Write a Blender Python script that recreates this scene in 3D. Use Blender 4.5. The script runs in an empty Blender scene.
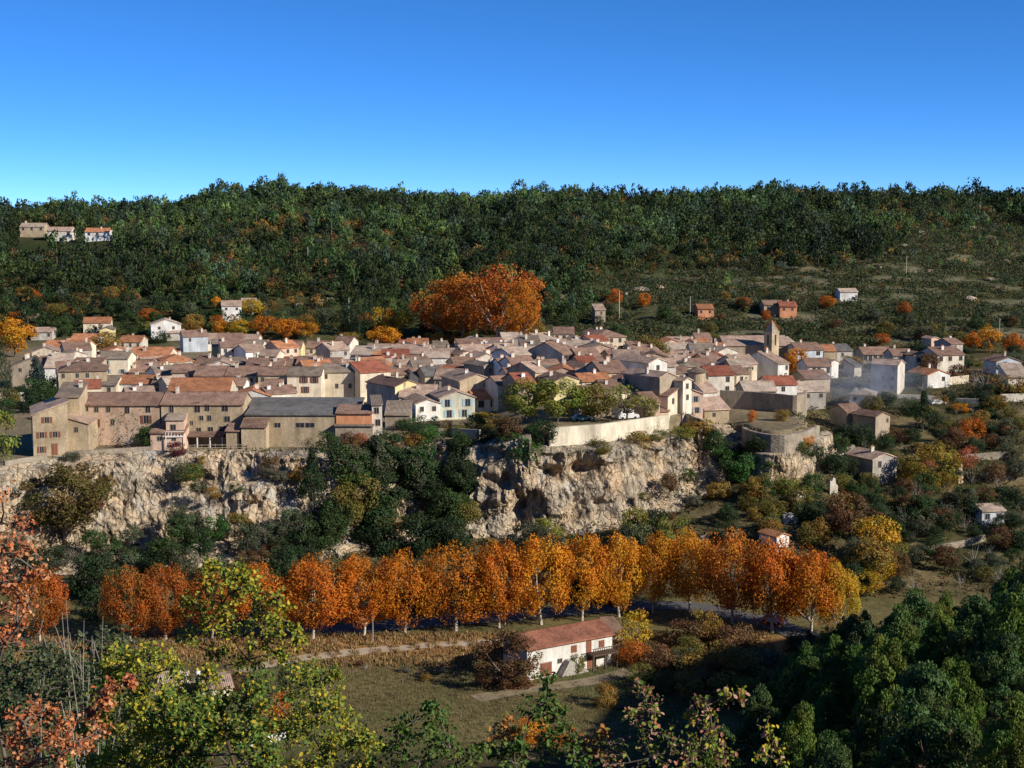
import bpy, math, random
import numpy as np
from mathutils import Vector, Matrix

# ------------------------------------------------------------------ camera, sky, sun, exposure
SC = bpy.context.scene
COL = SC.collection
R = math.radians
rnd = random.Random(7)
RNG = np.random.default_rng(7)
F, CX, CY, HY, CZ = 1407.0, 512.0, 384.0, 222.0, 66.0       # focal length and horizon in pixels, eye height
PITCH = math.atan((CY - HY) / F)
cam_d = bpy.data.cameras.new('camera'); cam = bpy.data.objects.new('camera', cam_d); COL.objects.link(cam)
cam_d.sensor_width = 36.0; cam_d.lens = 36.0 * F / 1024.0
cam_d.clip_start = 0.5; cam_d.clip_end = 9000
cam.location = (0, 0, CZ); cam.rotation_euler = (math.pi / 2 - PITCH, 0, 0)
SC.camera = cam
SUN_AZ, SUN_EL = 62.0, 28.0                                  # degrees to the right of straight behind the camera
sdir = Vector((math.sin(R(SUN_AZ)) * math.cos(R(SUN_EL)), -math.cos(R(SUN_AZ)) * math.cos(R(SUN_EL)), math.sin(R(SUN_EL))))
W = bpy.data.worlds.new('World'); SC.world = W; W.use_nodes = True
nt = W.node_tree; nt.nodes.clear()
sky = nt.nodes.new('ShaderNodeTexSky'); sky.sky_type = 'NISHITA'; sky.sun_disc = False
sky.sun_elevation = R(SUN_EL); sky.sun_rotation = math.atan2(sdir.x, sdir.y)
sky.altitude = 8000; sky.air_density = 1.0; sky.dust_density = 0.0; sky.ozone_density = 6.0
hsv = nt.nodes.new('ShaderNodeHueSaturation'); hsv.inputs['Saturation'].default_value = 1.12; hsv.inputs['Value'].default_value = 1.0
bg = nt.nodes.new('ShaderNodeBackground'); bg.inputs['Strength'].default_value = 0.118
wo = nt.nodes.new('ShaderNodeOutputWorld')
nt.links.new(sky.outputs[0], hsv.inputs['Color']); nt.links.new(hsv.outputs[0], bg.inputs['Color']); nt.links.new(bg.outputs[0], wo.inputs['Surface'])
sun_d = bpy.data.lights.new('sun', 'SUN'); sun_d.energy = 4.3; sun_d.angle = R(0.5); sun_d.color = (1.0, 0.915, 0.79)
sun = bpy.data.objects.new('sun', sun_d); COL.objects.link(sun)
sun.rotation_euler = sdir.to_track_quat('Z', 'Y').to_euler()
SC.view_settings.view_transform = 'Standard'; SC.view_settings.look = 'None'
SC.view_settings.exposure = 0.56; SC.view_settings.gamma = 1.0
SC.cycles.use_denoising = True
SC.cycles.max_bounces = 5; SC.cycles.diffuse_bounces = 3; SC.cycles.glossy_bounces = 2; SC.cycles.transmission_bounces = 3; SC.cycles.transparent_max_bounces = 4
SC.cycles.volume_bounces = 0

# ------------------------------------------------------------------ helpers: pixels, noise, terrain
def ray(px, py):
    u, v = (px - CX) / F, (CY - py) / F
    c, s = math.cos(PITCH), math.sin(PITCH)
    return u, c + v * s, -s + v * c                          # x, y, z of the view ray
def P(px, py, Y):
    a, b, c = ray(px, py); t = Y / b
    return Vector((a * t, Y, CZ + c * t))
def proj(x, y, z):
    c, s = math.cos(PITCH), math.sin(PITCH); z = z - CZ
    d = y * c - z * s; v = y * s + z * c
    return CX + F * x / d, CY - F * v / d
def sst(a, b, x):
    t = np.clip((x - a) / (b - a), 0, 1); return t * t * (3 - 2 * t)
def _h(i, j, k):
    h = (i * 374761393 + j * 668265263 + k * 1274126177) & 0xffffffff
    h = ((h ^ (h >> 13)) * 1103515245) & 0xffffffff
    h = ((h ^ (h >> 16)) * 2654435761) & 0xffffffff
    return ((h ^ (h >> 15)) & 0xffffffff) / 4294967295.0
def vn(x, y, z):
    x, y, z = np.broadcast_arrays(np.asarray(x, float), np.asarray(y, float), np.asarray(z, float))
    i, j, k = [np.floor(q).astype(np.int64) for q in (x, y, z)]
    f, g, h = x - i, y - j, z - k
    f, g, h = [q * q * (3 - 2 * q) for q in (f, g, h)]
    L = lambda a, b, t: a + (b - a) * t
    return L(L(L(_h(i, j, k), _h(i + 1, j, k), f), L(_h(i, j + 1, k), _h(i + 1, j + 1, k), f), g),
             L(L(_h(i, j, k + 1), _h(i + 1, j, k + 1), f), L(_h(i, j + 1, k + 1), _h(i + 1, j + 1, k + 1), f), g), h)
def fbm(x, y, z=0.0, o=4):
    s, a, n = 0.0, 0.5, 0.0
    for q in range(o):
        f = 2.03 ** q
        s = s + a * vn(x * f + 17.3 * q, y * f + 5.1 * q, z * f + 9.7 * q); n += a; a *= 0.5
    return s / n                                             # 0..1
def knots(lst):                                              # (px, py, z) rim or foot of the cliff -> x, y, z
    out = []
    for px, py, z in lst:
        Y = (CZ - z) * F / (py - HY); a, b, c = ray(px, py)
        t = (CZ - z) / -c; out.append((a * t, b * t, z))
    return np.array(out)
RIM = knots([(-300, 476, 22), (-60, 474, 22), (0, 468, 22), (60, 458, 22), (140, 453, 22), (230, 451, 22), (300, 452, 22), (345, 450, 22), (385, 444, 22), (425, 441, 22),
             (465, 441, 22), (500, 446, 22), (550, 447, 22), (600, 443, 22), (640, 437, 22), (665, 433, 22), (700, 429, 22), (722, 426, 22), (742, 438, 20), (748, 445, 19.4), (757, 449.5, 19), (770, 452, 19), (785, 452.5, 19), (798, 450, 19), (808, 445, 19.4), (814, 438, 20), (835, 430, 21)])
FOOT = knots([(-300, 590, 3.5), (-60, 588, 3.5), (0, 583, 3.5), (100, 572, 4), (200, 572, 4), (300, 560, 4), (400, 542, 4.5), (470, 537, 5), (550, 536, 5), (620, 531, 6), (690, 507, 9), (720, 492, 11),
              (750, 485, 12), (780, 481, 12.5), (815, 476, 13), (840, 468, 14)])
RIDGE = [(-200, 67), (0, 67.5), (100, 70), (180, 71), (220, 77.5), (280, 79.5), (330, 78.5), (400, 75.5), (500, 75), (600, 75.5), (640, 76.5), (700, 76), (770, 79.5), (850, 79), (950, 78), (1024, 74), (1300, 70)]
RDX = np.array([(a - CX) / F * 850 for a, b in RIDGE]); RDZ = np.array([b for a, b in RIDGE])
def rim(x): return np.interp(x, RIM[:, 0], RIM[:, 1])
def plat(x, y):
    return 22 + 3.3 * sst(-9, 5, x) * (1 - sst(37, 46, x)) + 0.9 * sst(46, 52, x) * (1 - sst(64, 70, x))
def foot(x): return np.interp(x, FOOT[:, 0], FOOT[:, 1]), np.interp(x, FOOT[:, 0], FOOT[:, 2])
def T(x, y, face=False):
    x, y = np.broadcast_arrays(np.asarray(x, float), np.asarray(y, float))
    r = rim(x); fy, fz = foot(x)
    # valley floor, bank, road shelf, talus
    zv = 0.4 + 0.8 * fbm(x / 30, y / 30) + 1.1 * sst(203, 213, y + 0.06 * (30 - x))
    tal = np.clip((y - 236) / np.maximum(fy - 236, 1), 0, 1)
    zv = zv + (fz - 2) * tal ** 1.3 * 1.0 + 1.0 * (fbm(x / 6, y / 6) - .5) * tal
    zp = plat(x, y)
    if face:
        w = np.clip((y - fy) / np.maximum(r - fy, 1), 0, 1) ** 0.75
    else:
        w = np.clip((y - (r + 0.6)) / 1.8, 0, 1)
    zc = zv * (1 - w) + zp * w
    # gardens stepping down beside the village
    rampt = np.clip((y - 258) / 130.0, 0, 1)
    zr = 3.2 + 18.8 * rampt
    q = zr / 2.6; st = (np.floor(q) + sst(0.72, 1.0, q - np.floor(q))) * 2.6
    zr = zr * 0.35 + st * 0.65 + 0.8 * (fbm(x / 9, y / 9) - .5)
    zr = zr - 1.5 * (1 - sst(235, 258, y))
    b = sst(63, 77, x)
    z = zc * (1 - b) + zr * b
    # far hill
    t = np.clip((y - 500) / 350.0, 0, 1.0)
    rz = np.interp(x * 850 / np.maximum(y, 500), RDX, RDZ)
    hill = (rz - 22) * (1 - (1 - t) ** 1.3)
    hill = hill + (9 * (fbm(x / 75, y / 110, 3.3) - .5) + 3 * (fbm(x / 22, y / 30, 1.3) - .5)) * sst(0.03, 0.3, t) * (1 - .8 * sst(.85, 1, t))
    back = np.clip((y - 850) / 1600.0, 0, 1)
    z = z + hill * (1 - back) ** 1.5
    # the near hillside the camera stands on
    yn = np.maximum(y, -4)
    zn = 63.6 - 0.43 * yn + 0.36 * np.maximum(0, x - 2) * (1 - sst(178, 226, y)) * sst(-10, 60, y) + 0.12 * np.minimum(0, y + 10)
    zn = zn + 2.0 * (fbm(x / 14, y / 14, 8.1) - .5) * sst(6, 30, y)
    zn = zn - 11 * np.exp(-((y - 58) / 34) ** 2) * sst(0, 14, y)
    zn = zn + 18 * np.exp(-((x - 124) / 36) ** 2 - ((y - 150) / 50) ** 2)  # unseen rise in the east, added to throw shade on wood and valley
    zn = np.minimum(zn, 95) - 1.6 * np.maximum(0, y - 184)
    z = np.maximum(z, zn) + 0.0
    return z
def solve(px, f, py, y0=228.0, y1=900.0, n=2700):            # first distance at which f(x, y) is seen at row py
    Y = np.linspace(y0, y1, n); x = (px - CX) / F * Y / math.cos(PITCH) * 0.985
    for _ in range(2):
        z = f(x, Y); c, s = math.cos(PITCH), math.sin(PITCH)
        d = Y * c - (z - CZ) * s; x = (px - CX) / F * d
    z = f(x, Y)
    _, v = proj(x, Y, z)
    k = np.nonzero(v <= py)[0]
    i = int(k[0]) if len(k) else n - 1
    return Vector((float(x[i]), float(Y[i]), float(z[i])))
def G(px, py, face=True, y0=150.0): return solve(px, lambda x, y: T(x, y, face), py, y0=y0)

# ------------------------------------------------------------------ helpers: objects
LAB = []
def tag(o, label, cat=None, group=None, kind=None):
    if label: o['label'] = label
    if cat: o['category'] = cat
    if group: o['group'] = group
    if kind: o['kind'] = kind
    return o
def link(name, me, parent=None, loc=(0, 0, 0), rz=0.0, scale=None):
    o = bpy.data.objects.new(name, me); COL.objects.link(o)
    if parent: o.parent = parent
    o.location = loc
    if rz: o.rotation_euler = (0, 0, rz)
    if scale is not None: o.scale = scale
    return o
def mesh_np(name, V, Fc, mats, mi=None, col=None, smooth=False):
    V = np.ascontiguousarray(V, np.float32); Fc = np.ascontiguousarray(Fc, np.int32); n, k = Fc.shape
    me = bpy.data.meshes.new(name)
    me.vertices.add(len(V)); me.vertices.foreach_set('co', V.ravel())
    me.loops.add(n * k); me.loops.foreach_set('vertex_index', Fc.ravel())
    me.polygons.add(n); me.polygons.foreach_set('loop_start', np.arange(0, n * k, k, dtype=np.int32))
    for m in mats: me.materials.append(m)
    if mi is not None: me.polygons.foreach_set('material_index', np.ascontiguousarray(mi, np.int32))
    me.polygons.foreach_set('use_smooth', np.full(n, smooth))
    me.update(calc_edges=True)
    if col is not None:
        a = me.attributes.new('leafcol', 'FLOAT_COLOR', 'FACE'); c4 = np.ones((n, 4), np.float32); c4[:, :3] = col
        a.data.foreach_set('color', c4.ravel())
    return me
class MB:
    def __init__(s): s.v, s.f, s.m, s.uv = [], [], [], []
    def face(s, pts, m=0, uv=None):
        i = len(s.v); s.v += [tuple(p) for p in pts]; s.f.append(tuple(range(i, i + len(pts)))); s.m.append(m)
        s.uv += list(uv) if uv else [(0, 0)] * len(pts)
    def box(s, x0, x1, y0, y1, z0, z1, m=0):
        a = [(x0, y0, z0), (x1, y0, z0), (x1, y1, z0), (x0, y1, z0), (x0, y0, z1), (x1, y0, z1), (x1, y1, z1), (x0, y1, z1)]
        for q in ((0, 3, 2, 1), (4, 5, 6, 7), (0, 1, 5, 4), (1, 2, 6, 5), (2, 3, 7, 6), (3, 0, 4, 7)): s.face([a[k] for k in q], m)
    def prism(s, poly, y0, y1, m=0):                         # poly in x, z, pushed along y
        a = [(x, y0, z) for x, z in poly]; b = [(x, y1, z) for x, z in poly]; n = len(poly)
        s.face(a, m); s.face(b[::-1], m)
        for i in range(n): j = (i + 1) % n; s.face([a[i], b[i], b[j], a[j]], m)
    def cyl(s, cx, cy, z0, z1, r0, r1=None, n=12, m=0, a0=0.0, a1=2 * math.pi):
        r1 = r0 if r1 is None else r1
        pts = [(math.cos(a0 + (a1 - a0) * i / n), math.sin(a0 + (a1 - a0) * i / n)) for i in range(n + 1)]
        for i in range(n):
            (c0, s0), (c1, s1) = pts[i], pts[i + 1]
            s.face([(cx + r0 * c0, cy + r0 * s0, z0), (cx + r0 * c1, cy + r0 * s1, z0), (cx + r1 * c1, cy + r1 * s1, z1), (cx + r1 * c0, cy + r1 * s0, z1)], m)
        if r1 > 1e-3: s.face([(cx + r1 * c, cy + r1 * q, z1) for c, q in pts[:-1]], m)
    def slab(s, quad, th, m=0, uv=None):                     # quad of 3d points thickened downwards
        q = [Vector(p) for p in quad]; d = Vector((0, 0, -th)); b = [p + d for p in q]
        s.face(q, m, uv); s.face([b[3], b[2], b[1], b[0]] if len(q) == 4 else b[::-1], m)
        for i in range(len(q)): j = (i + 1) % len(q); s.face([q[i], b[i], b[j], q[j]], m, [(0, 0), (0, .2), (.2, .2), (.2, 0)])
    def mesh(s, name, mats, weld=False):
        me = bpy.data.meshes.new(name); me.from_pydata(s.v, [], s.f)
        for m in mats: me.materials.append(m)
        me.polygons.foreach_set('material_index', s.m)
        l = me.uv_layers.new(name='UVMap'); l.data.foreach_set('uv', [c for p in s.uv for c in p])
        me.update(); return me
def tube(pts, rad, n=6):
    pts = np.array(pts, float); m = len(pts); V = []
    for i in range(m):
        d = pts[min(i + 1, m - 1)] - pts[max(i - 1, 0)]; d = d / (np.linalg.norm(d) + 1e-9)
        a = np.cross(d, [0.3, 0.9, 0.2] if abs(d[2]) > .8 else [0, 0, 1.0]); a /= np.linalg.norm(a) + 1e-9; b = np.cross(d, a)
        t = np.linspace(0, 2 * np.pi, n, endpoint=False)
        V.append(pts[i] + rad[i] * (np.cos(t)[:, None] * a + np.sin(t)[:, None] * b))
    Fc = [(i * n + j, i * n + (j + 1) % n, (i + 1) * n + (j + 1) % n, (i + 1) * n + j) for i in range(m - 1) for j in range(n)]
    return np.concatenate(V), np.array(Fc, int)
def cat(parts):                                              # [(V, F)] -> one V, F
    V, Fc, o = [], [], 0
    for a, b in parts: V.append(a); Fc.append(b + o); o += len(a)
    return np.concatenate(V), np.concatenate(Fc)

# ------------------------------------------------------------------ materials
def newmat(name):
    m = bpy.data.materials.new(name); m.use_nodes = True; t = m.node_tree; b = t.nodes['Principled BSDF']
    b.inputs['Roughness'].default_value = .9
    b.inputs['Specular IOR Level'].default_value = .2
    return m, t, b
def N(t, typ, **kw):
    n = t.nodes.new(typ)
    for k, v in kw.items():
        if k in n.inputs: n.inputs[k].default_value = v
        else: setattr(n, k, v)
    return n
def ramp(t, stops, src):
    n = t.nodes.new('ShaderNodeValToRGB'); e = n.color_ramp.elements
    while len(e) < len(stops): e.new(.5)
    for q, (p, c) in zip(e, stops): q.position = p; q.color = (*c, 1) if len(c) == 3 else c
    t.links.new(src, n.inputs[0]); return n.outputs[0]
def mix(t, a, b, f, mode='MIX'):
    n = t.nodes.new('ShaderNodeMix'); n.data_type = 'RGBA'; n.blend_type = mode
    for s, v in ((n.inputs[6], a), (n.inputs[7], b), (n.inputs[0], f)):
        if hasattr(v, 'is_linked'): t.links.new(v, s)
        else: s.default_value = (*v, 1) if isinstance(v, tuple) and len(v) == 3 else v
    return n.outputs[2]
def noise(t, scale, detail=4, vec=None, rough=.6, dist=0.0):
    n = N(t, 'ShaderNodeTexNoise', Scale=scale, Detail=detail, Roughness=rough, Distortion=dist)
    if vec is not None: t.links.new(vec, n.inputs['Vector'])
    return n.outputs[0]
def objvec(t, sc=(1, 1, 1), coord='Object'):
    c = t.nodes.new('ShaderNodeTexCoord'); mp = t.nodes.new('ShaderNodeMapping'); mp.inputs['Scale'].default_value = sc
    t.links.new(c.outputs[coord], mp.inputs[0]); return mp.outputs[0]
def worldvec(t, sc=(1, 1, 1)):
    c = t.nodes.new('ShaderNodeNewGeometry'); mp = t.nodes.new('ShaderNodeMapping'); mp.inputs['Scale'].default_value = sc
    t.links.new(c.outputs['Position'], mp.inputs[0]); return mp.outputs[0]
def bump(t, b, h, s=.5, d=.1):
    n = N(t, 'ShaderNodeBump', Strength=s, Distance=d); t.links.new(h, n.inputs['Height']); t.links.new(n.outputs[0], b.inputs['Normal'])

def leaf_material():                                         # colour of the plant (object colour) times the leaf's own tint
    m, t, b = newmat('foliage')
    o = t.nodes.new('ShaderNodeObjectInfo'); a = t.nodes.new('ShaderNodeAttribute'); a.attribute_name = 'leafcol'
    c = mix(t, o.outputs['Color'], a.outputs['Color'], 1.0, 'MULTIPLY')
    t.links.new(c, b.inputs['Base Color']); b.inputs['Roughness'].default_value = .65; b.inputs['Specular IOR Level'].default_value = .25
    tr = t.nodes.new('ShaderNodeBsdfTranslucent'); t.links.new(c, tr.inputs[0])
    ms = t.nodes.new('ShaderNodeMixShader'); ms.inputs[0].default_value = .28
    t.links.new(b.outputs[0], ms.inputs[1]); t.links.new(tr.outputs[0], ms.inputs[2]); t.links.new(ms.outputs[0], t.nodes['Material Output'].inputs['Surface'])
    return m
LEAF = leaf_material()
def plain(name, c, rough=.8, var=.25, sc=2.0, metal=0.0, spec=.2):
    m, t, b = newmat(name)
    n = noise(t, sc, 5, worldvec(t))
    t.links.new(ramp(t, [(.25, tuple(q * (1 - var) for q in c)), (.75, tuple(min(1, q * (1 + var)) for q in c))], n), b.inputs['Base Color'])
    b.inputs['Roughness'].default_value = rough; b.inputs['Metallic'].default_value = metal; b.inputs['Specular IOR Level'].default_value = spec
    return m
BARK = plain('bark', (.13, .105, .08), .95, .4, 6)
PALEBARK = plain('pale_bark', (.42, .38, .3), .9, .45, 3)
GREYTWIG = plain('grey_twig', (.34, .31, .28), .9, .3, 5)
DARKWOOD = plain('dark_wood', (.09, .06, .045), .8, .3, 4)
def wallmat(name, c, stone=0.0):
    m, t, b = newmat('plaster_' + name)
    o = t.nodes.new('ShaderNodeObjectInfo')
    big = noise(t, .35, 4, worldvec(t, (1, 1, .6))); streak = noise(t, 1.0, 5, worldvec(t, (1.6, 1.6, .25)))
    fine = noise(t, 3.2, 4, worldvec(t))
    lo = tuple(q * .66 for q in c); hi = tuple(min(.86, q * 1.12) for q in c)
    col = ramp(t, [(.3, lo), (.62, hi)], big)
    col = mix(t, col, ramp(t, [(.35, (.72, .68, .62)), (.6, (1, 1, 1))], streak), .6, 'MULTIPLY')
    col = mix(t, col, ramp(t, [(.3, (.62, .58, .52)), (.6, (1.05, 1.03, 1))], fine), .25 + stone, 'MULTIPLY')
    hs = N(t, 'ShaderNodeHueSaturation'); t.links.new(col, hs.inputs['Color'])
    mr = N(t, 'ShaderNodeMapRange'); mr.inputs[3].default_value = .85; mr.inputs[4].default_value = 1.12; t.links.new(o.outputs['Random'], mr.inputs[0]); t.links.new(mr.outputs[0], hs.inputs['Value'])
    t.links.new(hs.outputs[0], b.inputs['Base Color']); bump(t, b, fine, .35 + stone * .5, .06)
    return m
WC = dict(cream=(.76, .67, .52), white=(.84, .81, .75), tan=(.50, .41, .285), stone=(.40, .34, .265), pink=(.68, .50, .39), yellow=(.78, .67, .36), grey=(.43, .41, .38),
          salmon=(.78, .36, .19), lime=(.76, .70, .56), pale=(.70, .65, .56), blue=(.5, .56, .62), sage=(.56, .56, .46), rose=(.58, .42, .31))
WM = {k: wallmat(k, c, .45 if k in ('stone', 'tan', 'grey') else .1) for k, c in WC.items()}
def roofmat(name, c):
    m, t, b = newmat('roof_' + name)
    o = t.nodes.new('ShaderNodeObjectInfo'); v = objvec(t, (1, 1, 1), 'UV')
    rows = N(t, 'ShaderNodeTexWave', Scale=1.25, Distortion=.6, Detail=1.0); rows.bands_direction = 'X'; t.links.new(v, rows.inputs[0])
    pat = noise(t, .5, 4, worldvec(t)); sp = noise(t, 2.6, 4, worldvec(t, (1, 1, 1)))
    col = ramp(t, [(.28, tuple(q * .62 for q in c)), (.5, c), (.75, (min(.8, c[0] * 1.3), c[1] * 1.32, c[2] * 1.35))], sp)
    col = mix(t, col, ramp(t, [(.33, (.55, .54, .53)), (.6, (1.08, 1.08, 1.05))], pat), .85, 'MULTIPLY')
    col = mix(t, col, ramp(t, [(.1, (.6, .57, .55)), (.6, (1.06, 1.04, 1.02))], rows.outputs[1]), .55, 'MULTIPLY')
    hs = N(t, 'ShaderNodeHueSaturation'); t.links.new(col, hs.inputs['Color'])
    for k, lo, hi in ((3, .8, 1.2),):
        mr = N(t, 'ShaderNodeMapRange'); mr.inputs[3].default_value = lo; mr.inputs[4].default_value = hi; t.links.new(o.outputs['Random'], mr.inputs[0]); t.links.new(mr.outputs[0], hs.inputs['Value'])
    t.links.new(hs.outputs[0], b.inputs['Base Color']); bump(t, b, rows.outputs[1], .7, .08)
    return m
RC = dict(brown=(.29, .185, .14), pinkish=(.45, .325, .255), orange=(.48, .215, .11), red=(.34, .12, .075), tile=(.27, .115, .075), grey=(.17, .165, .16), drab=(.25, .20, .16), pale=(.50, .40, .32))
RM = {k: roofmat(k, c) for k, c in RC.items()}
GLASS, _t, _b = newmat('window_glass'); _b.inputs['Base Color'].default_value = (.025, .03, .04, 1); _b.inputs['Roughness'].default_value = .15; _b.inputs['Specular IOR Level'].default_value = .5
FRAME = plain('window_surround', (.34, .28, .21), .8, .1)
SHUT = {k: plain('shutter_' + k, c, .7, .15) for k, c in dict(brown=(.2, .075, .045), blue=(.30, .45, .52), grey=(.3, .31, .32), green=(.10, .2, .13), red=(.3, .06, .04), white=(.7, .7, .68)).items()}
WHITE = plain('white_paint', (.75, .74, .7), .6, .08)
METAL = plain('grey_metal', (.35, .35, .35), .5, .1, 3, .3)
STONEWALL, _t, _b = newmat('dry_stone')
_v = N(_t, 'ShaderNodeTexVoronoi', Scale=1.7); _t.links.new(worldvec(_t, (1, 1, 1.6)), _v.inputs['Vector'])
_c = mix(_t, ramp(_t, [(.3, (.20, .17, .13)), (.7, (.35, .30, .235))], noise(_t, .5, 5, worldvec(_t))), ramp(_t, [(.02, (.45, .42, .4)), (.25, (1, 1, 1))], _v.outputs['Distance']), .7, 'MULTIPLY')
_t.links.new(_c, _b.inputs['Base Color']); bump(_t, _b, _v.outputs['Distance'], .6, .12)
# ------------------------------------------------------------------ the ground
def axis(spans):
    out = []
    for a, b, s in spans: out += list(np.arange(a, b, s))
    out.append(spans[-1][1]); return np.array(out, float)
gx = axis([(-3500, -700, 400), (-700, -340, 30), (-340, -112, 5), (-112, 112, 1.5), (112, 340, 5), (340, 700, 30), (700, 3500, 400)])
gy = axis([(-1500, -100, 200), (-100, -10, 15), (-10, 160, 2.5), (160, 330, 1.2), (330, 520, 2.5), (520, 900, 6), (900, 1500, 60), (1500, 6000, 500)])
X, Y = np.meshgrid(gx, gy); Z = T(X, Y)
nx, ny = len(gx), len(gy)
ids = np.arange(nx * ny).reshape(ny, nx)
quads = np.stack([ids[:-1, :-1], ids[:-1, 1:], ids[1:, 1:], ids[1:, :-1]], -1).reshape(-1, 4)
def zone_colour(X, Y):
    r = rim(X); n1 = fbm(X / 18, Y / 18, 2.2); n2 = fbm(X / 5, Y / 5, 4.4)
    c = np.zeros(X.shape + (3,)); put = lambda w, col: c.__setitem__(slice(None), c * (1 - w[..., None]) + w[..., None] * np.array(col))
    one = np.ones(X.shape)
    put(one, (.165, .145, .075))                                              # valley floor, dry turf
    put(sst(.5, .62, n1) * (Y < 204), (.135, .145, .07))
    put(sst(.45, .6, n2) * (Y < 204) * .5, (.18, .14, .08))
    put(sst(203, 206, Y) * (1 - sst(212, 214, Y)), (.30, .185, .085))         # dry grass bank under the road
    put(sst(232, 240, Y), (.12, .10, .06))                                    # talus
    put(sst(.5, .6, n2) * sst(236, 242, Y), (.16, .135, .085))
    put(sst(0.2, 1.5, Y - r) * (X < 70), (.23, .195, .15))                    # village ground
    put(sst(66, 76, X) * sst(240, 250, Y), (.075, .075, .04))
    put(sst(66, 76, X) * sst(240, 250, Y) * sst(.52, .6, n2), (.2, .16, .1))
    h = sst(485, 520, Y)
    put(h, (.036, .05, .022)); put(h * sst(.5, .62, n1), (.06, .068, .03))
    rock = h * sst(.55, .66, fbm(X / 16, Y / 7, 6.1)) * (.15 + .85 * sst(30, 110, X))
    put(rock * .55, (.27, .25, .20))
    put((T(X, Y) > 8) & (Y < 168), (.06, .05, .03)) if False else None
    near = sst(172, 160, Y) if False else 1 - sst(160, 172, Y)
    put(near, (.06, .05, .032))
    return c
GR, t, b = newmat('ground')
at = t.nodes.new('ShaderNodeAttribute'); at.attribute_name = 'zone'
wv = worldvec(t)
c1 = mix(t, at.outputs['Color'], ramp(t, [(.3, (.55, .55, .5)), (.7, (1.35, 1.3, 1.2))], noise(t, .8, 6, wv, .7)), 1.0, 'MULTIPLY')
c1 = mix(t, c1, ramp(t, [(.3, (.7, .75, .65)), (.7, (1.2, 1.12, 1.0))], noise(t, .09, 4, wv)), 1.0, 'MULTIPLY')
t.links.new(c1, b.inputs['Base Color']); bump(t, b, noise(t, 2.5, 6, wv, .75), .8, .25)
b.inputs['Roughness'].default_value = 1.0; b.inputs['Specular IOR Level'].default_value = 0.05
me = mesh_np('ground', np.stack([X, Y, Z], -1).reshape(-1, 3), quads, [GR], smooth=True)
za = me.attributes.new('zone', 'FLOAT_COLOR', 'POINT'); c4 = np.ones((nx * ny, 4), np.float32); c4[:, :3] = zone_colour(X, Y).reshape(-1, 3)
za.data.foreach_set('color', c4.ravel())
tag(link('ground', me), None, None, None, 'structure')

# ------------------------------------------------------------------ the cliff
ROCK, t, b = newmat('limestone')
wv = worldvec(t)
n1 = noise(t, .16, 5, wv, .65, .4); n2 = noise(t, .9, 6, worldvec(t, (1, 1, .35)), .7, .3); n3 = noise(t, .33, 4, worldvec(t, (1.2, 1.2, .5)))
col = ramp(t, [(.28, (.33, .29, .24)), (.42, (.53, .465, .37)), (.56, (.64, .51, .36)), (.72, (.60, .42, .26))], n1)
col = mix(t, col, ramp(t, [(.30, (.30, .27, .24)), (.48, (.85, .83, .8)), (.7, (1.2, 1.18, 1.12))], n2), .9, 'MULTIPLY')
col = mix(t, col, (.12, .10, .08), ramp(t, [(.53, (0, 0, 0)), (.64, (.85, .85, .85))], n3))
col = mix(t, col, (.10, .095, .055), ramp(t, [(.55, (0, 0, 0)), (.62, (.4, .4, .4))], noise(t, .3, 5, worldvec(t, (1, 1, .8)), .7, .8)))
col = mix(t, col, (.55, .53, .48), ramp(t, [(.60, (0, 0, 0)), (.66, (.8, .8, .8))], noise(t, .22, 5, worldvec(t, (1, 1, .7)))))
wd = t.nodes.new('ShaderNodeVectorMath'); wd.operation = 'ADD'; wn = t.nodes.new('ShaderNodeTexNoise'); wn.inputs['Scale'].default_value = .35; wn.inputs['Detail'].default_value = 5; t.links.new(wv, wn.inputs['Vector'])
ws = t.nodes.new('ShaderNodeVectorMath'); ws.operation = 'SCALE'; ws.inputs['Scale'].default_value = 3.0; t.links.new(wn.outputs[1], ws.inputs[0]); t.links.new(worldvec(t, (1, 1, .5)), wd.inputs[0]); t.links.new(ws.outputs[0], wd.inputs[1])
vo = t.nodes.new('ShaderNodeTexVoronoi'); vo.feature = 'DISTANCE_TO_EDGE'; vo.inputs['Scale'].default_value = .55; t.links.new(wd.outputs[0], vo.inputs['Vector'])
col = mix(t, col, ramp(t, [(.0, (.28, .25, .22)), (.07, (1, 1, 1))], vo.outputs['Distance']), .5, 'MULTIPLY')
hb = t.nodes.new('ShaderNodeMath'); hb.operation = 'MULTIPLY_ADD'; t.links.new(ramp(t, [(0, (0, 0, 0)), (.12, (1, 1, 1))], vo.outputs['Distance']), hb.inputs[0]); hb.inputs[1].default_value = .6; t.links.new(noise(t, 2.2, 7, wv, .75), hb.inputs[2])
t.links.new(col, b.inputs['Base Color']); bump(t, b, hb.outputs[0], 1.0, .5)
b.inputs['Roughness'].default_value = 1.0; b.inputs['Specular IOR Level'].default_value = 0.05
NU, NV = 900, 110
x = np.linspace(-128, 69, NU); v = np.linspace(0, 1, NV)
ry = rim(x); fy, fz = foot(x); zp = plat(x, ry + 2)
zp = np.where((x > 4) & (x < 38), 22.2, zp); zp = np.where(x > 46, np.interp(x, RIM[:, 0], RIM[:, 2]), zp)
tx = np.gradient(ry, x); ln = np.sqrt(1 + tx * tx); nX, nY = tx / ln, -1 / ln
V2, U2 = np.meshgrid(v, np.arange(NU), indexing='ij')
prof = np.where(V2 < .75, V2 * .55, .4125 + (V2 - .75) * 2.35)
xx = x[U2] + 0 * V2; yy = ry[U2] + (fy - ry)[U2] * prof; zz = zp[U2] + (fz - 2.0 - zp)[U2] * V2
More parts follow.
